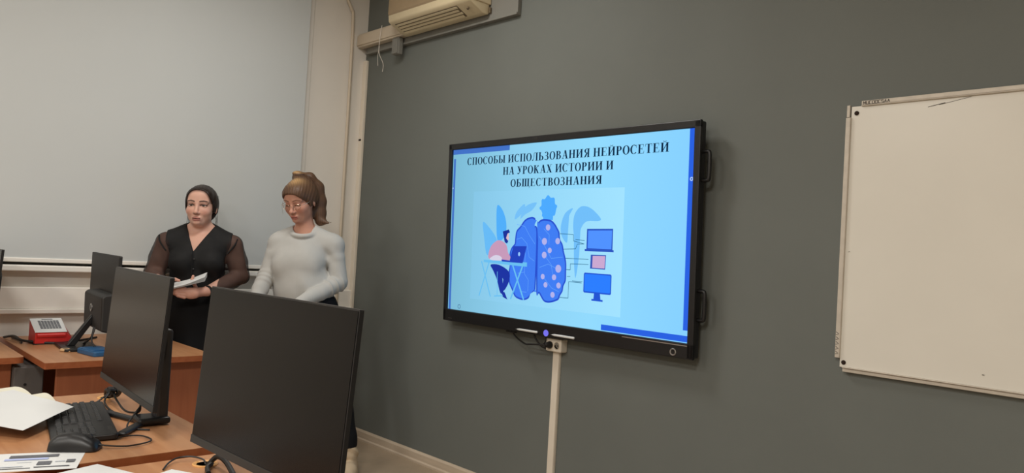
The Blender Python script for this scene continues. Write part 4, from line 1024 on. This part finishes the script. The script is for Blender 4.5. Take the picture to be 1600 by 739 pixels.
# joints (x right in view, -y towards the camera)
SH = {-1: (-.168, .012, 1.272), 1: (.176, .012, 1.276)}
EL = {-1: (-.222, .020, 1.098), 1: (.226, .035, 1.100)}
WR = {-1: (-.150, -.195, 1.040), 1: (.082, -.190, 1.022)}
def torso(F, inf=0.0, k=.05):
    e, c = F.ell, F.cap
    e((.004, .012, 1.215), (.150, .098, .135), k, inf=inf)
    for s in (-1, 1): e((.004 + s * .074, -.070, 1.175), (.068, .056, .062), .04, inf=inf)
    e((.004, .010, 1.050), (.146, .108, .130), k, inf=inf)
    e((.004, .018, .890), (.182, .130, .150), k, inf=inf)
    c(SH[-1], SH[1], .050, .050, .03, inf=inf)
    for s in (-1, 1): c((s * .028 + .004, .030, 1.366), (s * .150 + .004, .016, 1.296), .034, .038, .03, inf=inf)
def hand_near(F):
    """her left hand (right in view): back of the hand to the camera, fingers closing round the papers"""
    F.cap(WR[1], (.030, -.222, 1.014), .024, .026, .012)
    F.ell((.004, -.232, 1.010), (.042, .0165, .031), .014, R=Matrix.Rotation(R_(6), 3, 'Y'))
    for i, (z0, l) in enumerate(((1.034, .040), (1.018, .046), (1.002, .043), (.987, .034))):
        finger(F, [(-.024, -.238, z0), (-.024 - l * .9, -.243, z0 - .004 + .004 * i), (-.040 - l * 1.05, -.225, z0 + .002 + .005 * i), (-.036 - l * .95, -.202, z0 + .008 + .004 * i)], .0098 - .0006 * (i == 3))
    finger(F, [(.032, -.215, 1.030), (.018, -.212, 1.058), (.006, -.216, 1.082), (.010, -.219, 1.101)], .0105)
def hand_far(F):
    """her right hand (left in view): thumb on top of the papers, fingers below"""
    F.cap(WR[-1], (-.122, -.212, 1.040), .024, .024, .012)
    F.ell((-.112, -.222, 1.038), (.034, .018, .026), .014, R=Matrix.Rotation(R_(-10), 3, 'Y'))
    finger(F, [(-.118, -.232, 1.058), (-.098, -.246, 1.078), (-.074, -.252, 1.082), (-.054, -.254, 1.076)], .0112)
    for i in range(4):
        finger(F, [(-.094, -.232 + .010 * i, 1.030 - .004 * i), (-.066, -.236 + .012 * i, 1.032 - .006 * i), (-.046, -.232 + .012 * i, 1.042 - .005 * i)], .0092)

F = Field(axis((-.34, -.13, .006), (-.13, .125, .0027), (.125, .34, .006)), axis((-.30, -.19, .003), (-.19, -.13, .005), (-.13, -.05, .0027), (-.05, .19, .006)), axis((-.01, .95, .010), (.95, 1.12, .003), (1.12, 1.36, .006), (1.36, 1.62, .0025)))
torso(F)
F.chain([(.004, .030, 1.335), (.002, .018, 1.42)], [.053, .049], .03)
for s in (-1, 1):
    F.chain([SH[s], EL[s], WR[s]], [.055, .047, .026], .015)
    F.chain([(s * .088, .015, .88), (s * .085, .005, .48), (s * .085, .03, .09)], [.085, .055, .036], .03)
    F.chain([(s * .085, .035, .055), (s * .09, -.11, .025)], [.034, .024], .02)
hand_near(F); hand_far(F)
head(F, HM, .92, .96)
for s in (-1, 1):   # the lid slits
    F.ell((s * .031, -.083, .0002), (.0135, .012, .0046), .002, '-', M=HM)
def col1(P):
    C = np.tile(np.array(lin(SKIN)), (len(P), 1)); q = local(HM, P)
    C = face_paint(C, q, (44, 30, 28), (180, 108, 102), (104, 62, 58), .68)
    hd = ((np.abs(q[:, 0]) / .0660) ** 2.7 + (np.abs(q[:, 2] + .034) / .117) ** 2.7) ** (1 / 2.7)
    C = blend(C, .8 * sm(.86, 1.0, hd) * (q[:, 2] > .012) * (q[:, 1] < .02), (52, 36, 30))
    # knuckles and fingertips a little redder
    h = ((P[:, 1] < -.2) & (P[:, 2] < 1.12)).astype(float); C = blend(C, .25 * h, (186, 112, 96))
    C = blend(C, .12 * (P[:, 2] < 1.37), (190, 128, 104))
    return C
F.mesh('body', skin1, per, col1)
eyeballs(HM, per, (52, 34, 26))

# hair drawn back into a low knot
hair1 = mat('dark_brown_hair', (38, 27, 23), 0.42, var=0.45, scale=60, stretch=(4, 1.2, .6), bump=0.35, bscale=160, spec=0.4)
F = Field(axis((-.13, .13, .0028)), axis((-.12, .17, .003)), axis((1.36, 1.64, .0028)))
F.ell((0, .020, .026), (.073, .092, .082), .01, M=HM, inf=.008)
F.ell((0, -.048, .050), (.054, .040, .038), .035, M=HM, inf=.006)
F.ell((0, .045, -.012), (.066, .070, .072), .02, M=HM, inf=.009)
F.ell((0, .118, -.035), (.040, .034, .038), .015, M=HM)
for s in (-1, 1): F.ell((s * .068, .012, .004), (.013, .038, .050), .018, M=HM)
F.add(lambda X, Y, Z: 0.0005 * np.sin(X * 420 + 3 * np.sin(Z * 40)))
def hairline(hw, hh, zc, yb):
    return lambda x, y, z: np.maximum((((np.abs(x) / hw) ** 2.7 + (np.abs(z - zc) / hh) ** 2.7) ** (1 / 2.7) - 1) * .06, y - yb - .10 * np.abs(z - zc) * (z > zc))
F.window(HM, hairline(.0660, .117, -.034, -.010))
F.window(HM, lambda x, y, z: np.maximum(z + .040 - .25 * (y + .02), y - .014 - .35 * (z + .11)), .012)
X_ = HM.inverted()
F.mesh('hair', hair1, per)
pth = []
for i in range(46):
    a = random.uniform(-1, 1); s = 1 if a > 0 else -1
    if i < 24:
        p = [Vector((a * .070, -.050 + .02 * abs(a), .088 - .05 * a * a)), Vector((a * .082, .0, .098 - .05 * abs(a))), Vector((a * .078, .06, .055)), Vector((a * .04, .112, -.01))]
    elif i < 40:
        p = [Vector((s * .070, -.012 + random.uniform(-.01, .01), .045)), Vector((s * .083, .012, .0)), Vector((s * .078, .035, -.045)), Vector((s * (.070 + random.uniform(-.012, .014)), .030, -.115 + random.uniform(-.04, .03)))]
    else:
        p = [Vector((s * .066, .05, -.05)), Vector((s * .070, .05, -.09)), Vector((s * (.068 + random.uniform(-.02, .012)), .035, -.15))]
    pth.append([HM @ q for q in p])
strands('hair_strand', pth, hair1, per, 0.0009)

# blouse: deep V front, cut away at the armholes
blouse_m = mat('black_blouse_cloth', (22, 22, 23), 0.72, var=0.12, scale=9, bump=0.15, bscale=500, spec=0.3)
F = Field(axis((-.27, .27, .0045)), axis((-.20, .18, .0045)), axis((.93, 1.43, .0042)))
torso(F, .010)
F.add(lambda X, Y, Z: .0028 * np.sin(38 * Z + 30 * np.abs(X) + 4 * np.sin(9 * X)) * np.clip((1.17 - Z) / .08, 0, 1) + .0025 * np.sin(60 * (np.abs(X - .004) * .8 + (Z - 1.17))) * np.exp(-((np.abs(X) - .12) / .04) ** 2 - ((Z - 1.20) / .05) ** 2))
F.cap((.004, .022, 1.31), (.002, .012, 1.50), .0590, .056, .006, '-')
def vcut(X, Y, Z):   # the V opening: between two slanted planes, only in front
    l = (X + .014) * .93 + (Z - 1.232) * .36
    r = -(X + .014) * .86 + (Z - 1.232) * .54
    return np.minimum(np.minimum(l, r), .030 - Y)
F.cut(vcut, .004)
F.cut(lambda X, Y, Z: 0.955 - Z); F.cut(lambda X, Y, Z: np.abs(X - .004) - (.172 + .10 * np.clip((1.30 - Z), 0, .12) * 0 - .030 * np.clip((1.28 - Z) / .08, 0, 1)))
F.mesh('blouse', blouse_m, per)
bm = B()      # turned edges of the neckline and the button placket
yv = lambda x, z: -.112 if z < 1.26 else -.112 + (z - 1.26) * 0.75
tube(bm, [(-.013, -.1195, 1.232), (-.013, -.124, 1.19), (-.012, -.126, 1.15), (-.010, -.117, 1.10), (-.008, -.112, 1.02), (-.006, -.113, .965)], .0030, 6)
obj('placket', bm, blouse_m, per, smooth=True)
for z, y in ((1.19, -.125), (1.135, -.124), (1.08, -.1155)):
    bm = B(); bmesh.ops.create_uvsphere(bm, u_segments=10, v_segments=6, radius=.0055, matrix=Matrix.Translation((-.004, y, z)) @ Matrix.Diagonal((1, .4, 1, 1))); obj('button', bm, M_black, per, smooth=True)

# sheer sleeves: very thin black gauze
gz, N, L, b = nt('sheer_black_gauze')
tp = N.new('ShaderNodeBsdfTransparent'); mxs = N.new('ShaderNodeMixShader'); out_ = N['Material Output']
b.inputs['Base Color'].default_value = (*lin((40, 26, 24)), 1); b.inputs['Roughness'].default_value = 0.8
nz = N.new('ShaderNodeTexNoise'); nz.inputs['Scale'].default_value = 9; rp = N.new('ShaderNodeMapRange'); rp.inputs[3].default_value = 0.52; rp.inputs[4].default_value = 0.78
tc = N.new('ShaderNodeTexCoord'); L.new(tc.outputs['Object'], nz.inputs['Vector']); L.new(nz.outputs['Fac'], rp.inputs[0])
L.new(rp.outputs[0], mxs.inputs[0]); L.new(tp.outputs[0], mxs.inputs[1]); L.new(b.outputs[0], mxs.inputs[2]); L.new(mxs.outputs[0], out_.inputs['Surface'])
for s in (-1, 1):
    F = Field(axis((-.36, -.10, .0045)) if s < 0 else axis((.03, .36, .0045)), axis((-.26, .13, .0045)), axis((.95, 1.40, .0045)))
    sh, el, wr = Vector(SH[s]), Vector(EL[s]), Vector(WR[s])
    F.chain([sh + Vector((s * .004, 0, .002)), sh.lerp(el, .55) + Vector((s * .004, 0, 0)), el + Vector((s * .004, .0, .006)), el.lerp(wr, .55) + Vector((0, 0, -.012)), wr.lerp(el, .12)], [.057, .058, .052, .044, .030], .008)
    F.cap(sh + Vector((-s * .012, 0, -.01)), sh + Vector((-s * .006, .005, -.115)), .062, .058, .02)
    F.add(lambda X, Y, Z: .0022 * np.sin(55 * Z + 25 * X * s + 3 * np.sin(20 * Y)) * np.clip((1.30 - Z) / .05, 0, 1))
    F.cut(lambda X, Y, Z: (.128 - s * X))
    # hollow cloth, one and a half millimetres of air is not needed: a closed thin hull
    F.mesh('sleeve', gz, per, label='sheer black sleeve')
    bm = B()
    a0, a1 = (s * .172, -.040, 1.335), (s * .200, -.052, 1.285)
    tube(bm, smoothpath([(s * .206, -.020, 1.312), (s * .198, -.046, 1.282), (s * .176, -.054, 1.248), (s * .160, -.054, 1.228)], 5), .0042, 8); obj('sleeve_seam', bm, blouse_m, per, smooth=True)

# long black skirt
skirt_m = mat('black_skirt_cloth', (13, 13, 15), 0.8, var=0.1, scale=6, spec=0.25)
F = Field(axis((-.30, .31, .007)), axis((-.24, .26, .007)), axis((.30, 1.06, .007)))
F.ell((.004, .010, 1.02), (.150, .112, .06), .03, inf=.008); F.ell((.004, .018, .890), (.182, .130, .150), .05, inf=.010)
F.chain([(.004, .02, .86), (.004, .02, .32)], [.150, .185], .06)
F.add(lambda X, Y, Z: .006 * np.sin(10 * np.arctan2(Y - .02, X) + 2 * Z) * np.clip((.85 - Z) / .3, 0, 1))
F.cut(lambda X, Y, Z: np.maximum(.36 - Z, Z - 1.035))
F.mesh('skirt', skirt_m, per)
for s in (-1, 1):
    F = Field(axis((s * .09 - .07, s * .09 + .07, .005)), axis((-.18, .10, .005)), axis((-.01, .12, .005)))
    F.chain([(s * .085, .035, .050), (s * .09, -.11, .028)], [.042, .034], .02); F.cut(lambda X, Y, Z: np.maximum(0.002 - Z, Z - .085))
    F.mesh('shoe', M_black, per)
# wristband
w0 = Vector(WR[1]); d_ = (Vector(EL[1]) - w0).normalized()
wb_ = B(); q_ = d_.to_track_quat('Z', 'Y').to_matrix().to_4x4()
lathe(wb_, [(.0255, -.010), (.0285, -.009), (.0285, .009), (.0255, .010)], 24, Matrix.Translation(w0 + d_ * .004) @ q_)
wo = obj('wristband', wb_, M_black, per, smooth=True, label='black wristband')

# the papers in her hands
pp = thing('folded_papers', (-.03, -.22, 1.07), 'small bundle of folded white papers held by the dark-dressed person', 'paper')
PW = Matrix.Translation((-0.854, -1.217, 0)) @ YAW
pp.location = PW @ Vector((-.03, -.225, 1.028)); pp.rotation_euler = (0, 0, .8133 + R_(15))
for k in range(5):
    fan = .0035 * k
    t = bmesh.new(); G = []
    for i in range(11):
        u = i / 10; x = -.102 + .208 * u
        z = .006 + .0018 * k + .046 * u ** 1.5 + (fan * max(0, u - .55) / .45) - .014 * (1 - u) ** 2
        G.append([t.verts.new((x, y + .012 * u * 0, z + zz)) for y, zz in ((-.046 - .002 * k, 0), (.045, .022), (.045, .0232), (-.046 - .002 * k, .0016))])
    for i in range(10):
        for j in range(4): t.faces.new((G[i][j], G[i][(j + 1) % 4], G[i + 1][(j + 1) % 4], G[i + 1][j]))
    t.faces.new(G[0]); t.faces.new(G[-1][::-1])
    obj('sheet', t, M_paper, pp, smooth=False)

# ================================================================== person in the pale grey sweater
per2 = thing('person', (-0.495, -0.737, 0), 'person with glasses and long ponytail in a pale grey sweater, looking down', 'person', 0.8133)
HM2 = Matrix.Translation((-.052, -.020, 1.556)) @ Matrix.Rotation(R_(-17), 4, 'Z') @ Matrix.Rotation(R_(22), 4, 'X') @ Matrix.Rotation(R_(-3), 4, 'Y') @ Matrix.Scale(1.05, 4)
SH2 = {-1: (-.170, .010, 1.305), 1: (.148, .030, 1.312)}
EL2 = {-1: (-.214, -.020, 1.115), 1: (.190, .020, 1.095)}
WR2 = {-1: (-.235, -.150, .965), 1: (.030, -.190, .985)}
def torso2(F, inf=0.0, k=.05):
    e, c = F.ell, F.cap
    e((-.034, .020, 1.225), (.142, .100, .140), k, inf=inf)
    for s in (-1, 1): e((-.044 + s * .064, -.056, 1.180), (.056, .036, .062), .06, inf=inf)
    e((-.028, .020, 1.060), (.136, .110, .130), k, inf=inf)
    e((.000, .030, .900), (.168, .128, .150), k, inf=inf)
    c(SH2[-1], SH2[1], .040, .040, .04, inf=inf)
    for s in (-1, 1): c((s * .028 - .026, .030, 1.380), (s * .130 - .014, .024, 1.330), .034, .038, .03, inf=inf)
F = Field(axis((-.34, -.16, .006), (-.16, .08, .0027), (.08, .40, .006)), axis((-.34, -.16, .006), (-.16, -.05, .0027), (-.05, .20, .006)), axis((-.01, 1.36, .008), (1.36, 1.70, .0026)))
torso2(F)
F.chain([(-.012, .030, 1.345), (-.035, .012, 1.46)], [.054, .050], .03)
LEGS = {-1: [(-.070, .030, .88), (-.075, .000, .50), (-.075, .040, .10)], 1: [(.105, .030, .88), (.225, .000, .50), (.305, .010, .10)]}
for s in (-1, 1):
    F.chain([SH2[s], EL2[s], WR2[s]], [.046, .038, .026], .015)
    F.chain(LEGS[s], [.086, .058, .038], .03)
    wx, wy, wz = WR2[s]
    d = Vector((-s * .55 if s > 0 else .25, -.75, -.30)).normalized(); sd = d.cross(Vector((0, 0, 1))).normalized(); up = sd.cross(d)
    w = Vector(WR2[s])
    F.ell(w + d * .055, (.038, .046, .017), .014, R=Matrix((sd, d, up)).transposed())
    for i in range(4):
        b0 = w + d * .088 + sd * (.024 - .016 * i); ln = (.030, .036, .033, .026)[i]
        finger(F, [b0, b0 + d * ln - up * .006, b0 + d * ln * 1.6 - up * .024, b0 + d * ln * 1.7 - up * .042], .0088, .003)
    b0 = w + d * .035 + sd * .034 * (1 if s < 0 else -1)
    finger(F, [b0, b0 + d * .030 + sd * .016 * (1 if s < 0 else -1), b0 + d * .055 + sd * .014 * (1 if s < 0 else -1) - up * .012], .0098, .004)
head(F, HM2, 1.02, 1.0)
SKIN2 = (212, 158, 136)
def col2(P):
    C = np.tile(np.array(lin(SKIN2)), (len(P), 1)); q = local(HM2, P)
    C = face_paint(C, q, (122, 84, 62), (184, 106, 98), (156, 96, 82), .45, 0.8, False)
    return C
F.mesh('body', skin1, per2, col2)

# hair: pulled up into a high ponytail, bleached patch over the forehead
hair2 = pigment('light_brown_hair', 0.45, 0.0, 0.35, 120, (3, 3, .3), spec=0.35)
BROWN, BLOND, DARKB = (104, 76, 56), (208, 168, 116), (70, 50, 38)
F = Field(axis((-.19, .15, .003)), axis((-.14, .16, .003)), axis((1.38, 1.75, .003)))
F.ell((0, .020, .028), (.073, .092, .084), .01, M=HM2, inf=.010)
F.ell((0, -.046, .050), (.054, .040, .038), .035, M=HM2, inf=.009)
F.ell((0, .040, -.010), (.067, .072, .070), .02, M=HM2, inf=.009)
for s in (-1, 1): F.ell((s * .067, .008, .008), (.013, .040, .044), .018, M=HM2)
F.add(lambda X, Y, Z: 0.0007 * np.sin(X * 380 + 90 * Y + 4 * np.sin(Z * 22)))
F.window(HM2, hairline(.0630, .104, -.044, -.014))
F.window(HM2, lambda x, y, z: np.maximum(z + .040 - .25 * (y + .02), y - .014 - .35 * (z + .11)), .012)
F.ell((-.078, .020, 1.688), (.040, .040, .030), .022)            # gathered hair below the tie
F.ell((-.088, .015, 1.712), (.030, .024, .014), .008)            # loop on top of the tie
F.chain([(-.080, .030, 1.700), (-.030, .062, 1.692), (.010, .085, 1.640), (.028, .088, 1.560), (.036, .080, 1.490), (.050, .066, 1.448), (.104, .040, 1.436)], [.022, .032, .040, .041, .038, .026, .004], .020)
F.chain([(.000, .070, 1.60), (-.010, .050, 1.50), (-.002, .02, 1.42)], [.030, .030, .008], .02)
def colh(P):
    C = np.tile(np.array(lin(BROWN)), (len(P), 1)); q = local(HM2, P)
    st = .5 + .5 * np.sin(P[:, 0] * 500 + P[:, 1] * 300)
    C = blend(C, .5 * st, DARKB)
    C = blend(C, (0.85 - .25 * st) * np.exp(-((q[:, 0] - .004) / .040) ** 2 - ((P[:, 2] - 1.664) / .026) ** 2) * sm(.05, -.01, q[:, 1]), BLOND)
    C = blend(C, .8 * np.exp(-((P[:, 0] + .092) / .03) ** 2 - ((P[:, 2] - 1.718) / .009) ** 2), BLOND)
    C = blend(C, .75 * np.exp(-((P[:, 0] + .078) / .03) ** 2 - ((P[:, 2] - 1.700) / .006) ** 2), (40, 24, 20))
    return C
F.mesh('hair', hair2, per2, colh)
hs = mat('brown_hair_strand', BROWN, 0.4, var=0.2)
pth = []
for i in range(34):
    t_ = random.uniform(-1, 1); u_ = random.uniform(-1, 1)
    pth.append([Vector((-.075, .03, 1.70)), Vector((-.02 + .02 * t_, .050 + .035 * u_, 1.705 - .01 * abs(t_))), Vector((.025 + .035 * t_, .080 + .035 * u_, 1.62)), Vector((.035 + .036 * t_, .080 + .03 * u_, 1.52)), Vector((.055 + .030 * t_, .06 + .03 * u_, 1.445 + .015 * u_)), Vector((.095 + .03 * t_, .045, 1.432 + .012 * t_))])
for k in range(3):
    pth.append([HM2 @ Vector((.073, -.022, .03)), HM2 @ Vector((.080, -.030, -.02 - .004 * k)), HM2 @ Vector((.072 + .003 * k, -.035, -.075)), HM2 @ Vector((.066, -.022 + .004 * k, -.150)), HM2 @ Vector((.062, .0, -.20))])
for k in range(1):
    pth.append([HM2 @ Vector((-.072, -.028, .03)), HM2 @ Vector((-.086, -.048, -.010)), HM2 @ Vector((-.086, -.058, -.06 - .006 * k))])
strands('hair_strand', pth, hs, per2, 0.0009)
bm = B(); tube(bm, [(-.078 + .030 * math.cos(2 * math.pi * i / 18), .022 + .032 * math.sin(2 * math.pi * i / 18), 1.699 + .006 * math.cos(2 * math.pi * i / 18)) for i in range(18)], .006, 8, closed=True); obj('hair_tie', bm, mat('dark_red_hair_tie', (58, 30, 28), .7), per2, smooth=True, label='dark hair tie')

# thin metal glasses
gl = B()
for s in (-1, 1):
    tube(gl, [HM2 @ Vector((s * .033 + .0205 * math.cos(a), -.094 + .008 * abs(math.cos(a)) * (1 if s * math.cos(a) > 0 else .2), -.010 + .0150 * math.sin(a))) for a in [2 * math.pi * i / 24 for i in range(24)]], .0011, 6, closed=True)
    tube(gl, [HM2 @ Vector((s * .053, -.0885, -.004)), HM2 @ Vector((s * .072, -.070, -.001)), HM2 @ Vector((s * .079, .0, .0)), HM2 @ Vector((s * .080, .022, -.012))], .0012, 6)
tube(gl, [HM2 @ Vector((-.0125, -.0955, -.006)), HM2 @ Vector((0, -.1005, -.004)), HM2 @ Vector((.0125, -.0955, -.006))], .0011, 6)
gf = obj('glasses', gl, mat('pale_gold_metal', (222, 196, 168), 0.25, metal=0.9), per2, smooth=True, label='thin pale metal glasses')
lm, N, L, b = nt('spectacle_lens')
g_ = N.new('ShaderNodeBsdfGlossy'); g_.inputs['Roughness'].default_value = 0.08; t_ = N.new('ShaderNodeBsdfTransparent'); mx_ = N.new('ShaderNodeMixShader'); mx_.inputs[0].default_value = 0.16
L.new(t_.outputs[0], mx_.inputs[1]); L.new(g_.outputs[0], mx_.inputs[2]); L.new(mx_.outputs[0], N['Material Output'].inputs['Surface'])
for s in (-1, 1):
    t = bmesh.new(); R0 = []
    c0 = t.verts.new(HM2 @ Vector((s * .033, -.0945, -.010)))
    for i in range(24):
        a = 2 * math.pi * i / 24; R0.append(t.verts.new(HM2 @ Vector((s * .033 + .0203 * math.cos(a), -.094 + .008 * abs(math.cos(a)) * (1 if s * math.cos(a) > 0 else .2), -.010 + .0148 * math.sin(a)))))
    for i in range(24): t.faces.new((c0, R0[i], R0[(i + 1) % 24]))
    obj('lens', t, lm, gf, smooth=True)

# ribbed sweater with round collar
sw_m, N, L, b = nt('pale_grey_knit')
c_ = lin((184, 184, 181)); b.inputs['Base Color'].default_value = (*c_, 1); b.inputs['Roughness'].default_value = 0.9; b.inputs['Sheen Weight'].default_value = 0.15; b.inputs['Specular IOR Level'].default_value = 0.2
tc = N.new('ShaderNodeTexCoord'); wv = N.new('ShaderNodeTexWave'); wv.inputs['Scale'].default_value = 75; wv.inputs['Distortion'].default_value = 1.5; wv.inputs['Detail'].default_value = 2
L.new(tc.outputs['Object'], wv.inputs['Vector']); bp = N.new('ShaderNodeBump'); bp.inputs['Strength'].default_value = 0.18; bp.inputs['Distance'].default_value = 0.002; L.new(wv.outputs['Fac'], bp.inputs['Height']); L.new(bp.outputs[0], b.inputs['Normal'])
nz = N.new('ShaderNodeTexNoise'); nz.inputs['Scale'].default_value = 14; rp = N.new('ShaderNodeValToRGB'); rp.color_ramp.elements[0].color = (*[v * .90 for v in c_], 1); rp.color_ramp.elements[1].color = (*[min(1, v * 1.06) for v in c_], 1)
L.new(tc.outputs['Object'], nz.inputs['Vector']); L.new(nz.outputs['Fac'], rp.inputs[0]); L.new(rp.outputs[0], b.inputs['Base Color'])
F = Field(axis((-.34, .30, .0042)), axis((-.30, .22, .0045)), axis((.92, 1.46, .0042)))
torso2(F, .014)
F.ell((.000, .020, 1.06), (.158, .118, .09), .05, inf=.014)
for s in (-1, 1):
    sh, el, wr = Vector(SH2[s]), Vector(EL2[s]), Vector(WR2[s])
    F.chain([sh, sh.lerp(el, .35)], [.049, .050], .03)
    F.chain([sh.lerp(el, .35), el, el.lerp(wr, .5), wr], [.050, .049, .045, .035], .010)
    dd = (wr - el).normalized()
    for t_, a_ in ((.02, .0065), (.16, .0065), (.30, .0045)):       # pushed-up folds at the elbow
        p = el.lerp(wr, t_) ; r = .050 - .010 * t_
        q = dd.to_track_quat('Z', 'Y').to_matrix()
        F.ell(p, (r + a_, r + a_, .010), .010, R=q)
F.add(lambda X, Y, Z: (.0035 * np.sin(26 * Z + 16 * np.abs(X + .02) + 3 * np.sin(11 * X)) * np.exp(-((Z - 1.08) / .07) ** 2) + .003 * np.sin(70 * (Z - 1.25) + 60 * np.abs(X)) * np.exp(-((np.abs(X + .01) - .15) / .04) ** 2 - ((Z - 1.25) / .06) ** 2)))
cr = [(-.026 + .066 * math.cos(2 * math.pi * i / 30), .010 + .072 * math.sin(2 * math.pi * i / 30), 1.374 + .022 * math.sin(2 * math.pi * i / 30)) for i in range(31)]
F.chain(cr, [.0075] * 31, .016)
F.cap((-.022, .024, 1.30), (-.037, .008, 1.50), .061, .061, .006, '-')
F.cut(lambda X, Y, Z: np.where(np.abs(X + .0) < .19, .985 - Z, -1.0) + np.zeros_like(Y), .004)
F.mesh('sweater', sw_m, per2)
# dark trousers and beige ankle boots
je = mat('black_denim', (22, 23, 27), 0.8, var=0.15, scale=20, bump=0.1, bscale=700, spec=0.25)
F = Field(axis((-.24, .42, .0065)), axis((-.20, .22, .0065)), axis((.10, 1.04, .0065)))
F.ell((.004, .026, .98), (.156, .118, .07), .04, inf=.006); F.ell((.012, .030, .900), (.180, .130, .150), .05, inf=.008)
for s in (-1, 1): F.chain(LEGS[s], [.092, .068, .058], .03, inf=.006)
F.add(lambda X, Y, Z: .004 * np.sin(45 * Z + 20 * X) * np.clip((.40 - Z) / .2, 0, 1))
F.cut(lambda X, Y, Z: np.maximum(.165 - Z, Z - 1.02))
F.mesh('trousers', je, per2)
bt = mat('beige_suede', (196, 176, 148), 0.9, var=0.08, scale=20, bump=0.2, bscale=120)
for s in (-1, 1):
    ax_, ay_ = LEGS[s][2][0], LEGS[s][2][1]
    F = Field(axis((ax_ - .10, ax_ + .16, .004)), axis((ay_ - .24, ay_ + .09, .004)), axis((-.01, .26, .004)))
    tx = .045 if s > 0 else -.03
    F.chain([(ax_ - s * .010, ay_, .235), (ax_ + s * .004, ay_, .13), (ax_ + s * .008, ay_ + .01, .06)], [.049, .049, .046], .02)
    F.chain([(ax_ + s * .008, ay_ + .01, .045), (ax_ + tx * .6, ay_ - .08, .045), (ax_ + tx, ay_ - .165, .034)], [.044, .043, .034], .03)
    F.add(lambda X, Y, Z: .0035 * np.sin(110 * Z + 40 * X + 2 * np.sin(40 * Y)) * np.exp(-((Z - .14) / .05) ** 2))
    F.cut(lambda X, Y, Z: np.maximum(.004 - Z, Z - .225))
    F.mesh('boot', bt, per2, label='beige wrinkled ankle boot')
    F = Field(axis((ax_ - .10, ax_ + .16, .005)), axis((ay_ - .24, ay_ + .09, .005)), axis((-.008, .03, .004)))
    F.chain([(ax_ + s * .008, ay_ + .01, .02), (ax_ + tx * .6, ay_ - .08, .02), (ax_ + tx, ay_ - .165, .02)], [.049, .048, .041], .03); F.cut(lambda X, Y, Z: np.maximum(.0005 - Z, Z - .018))
    F.mesh('sole', M_creampaper, per2)
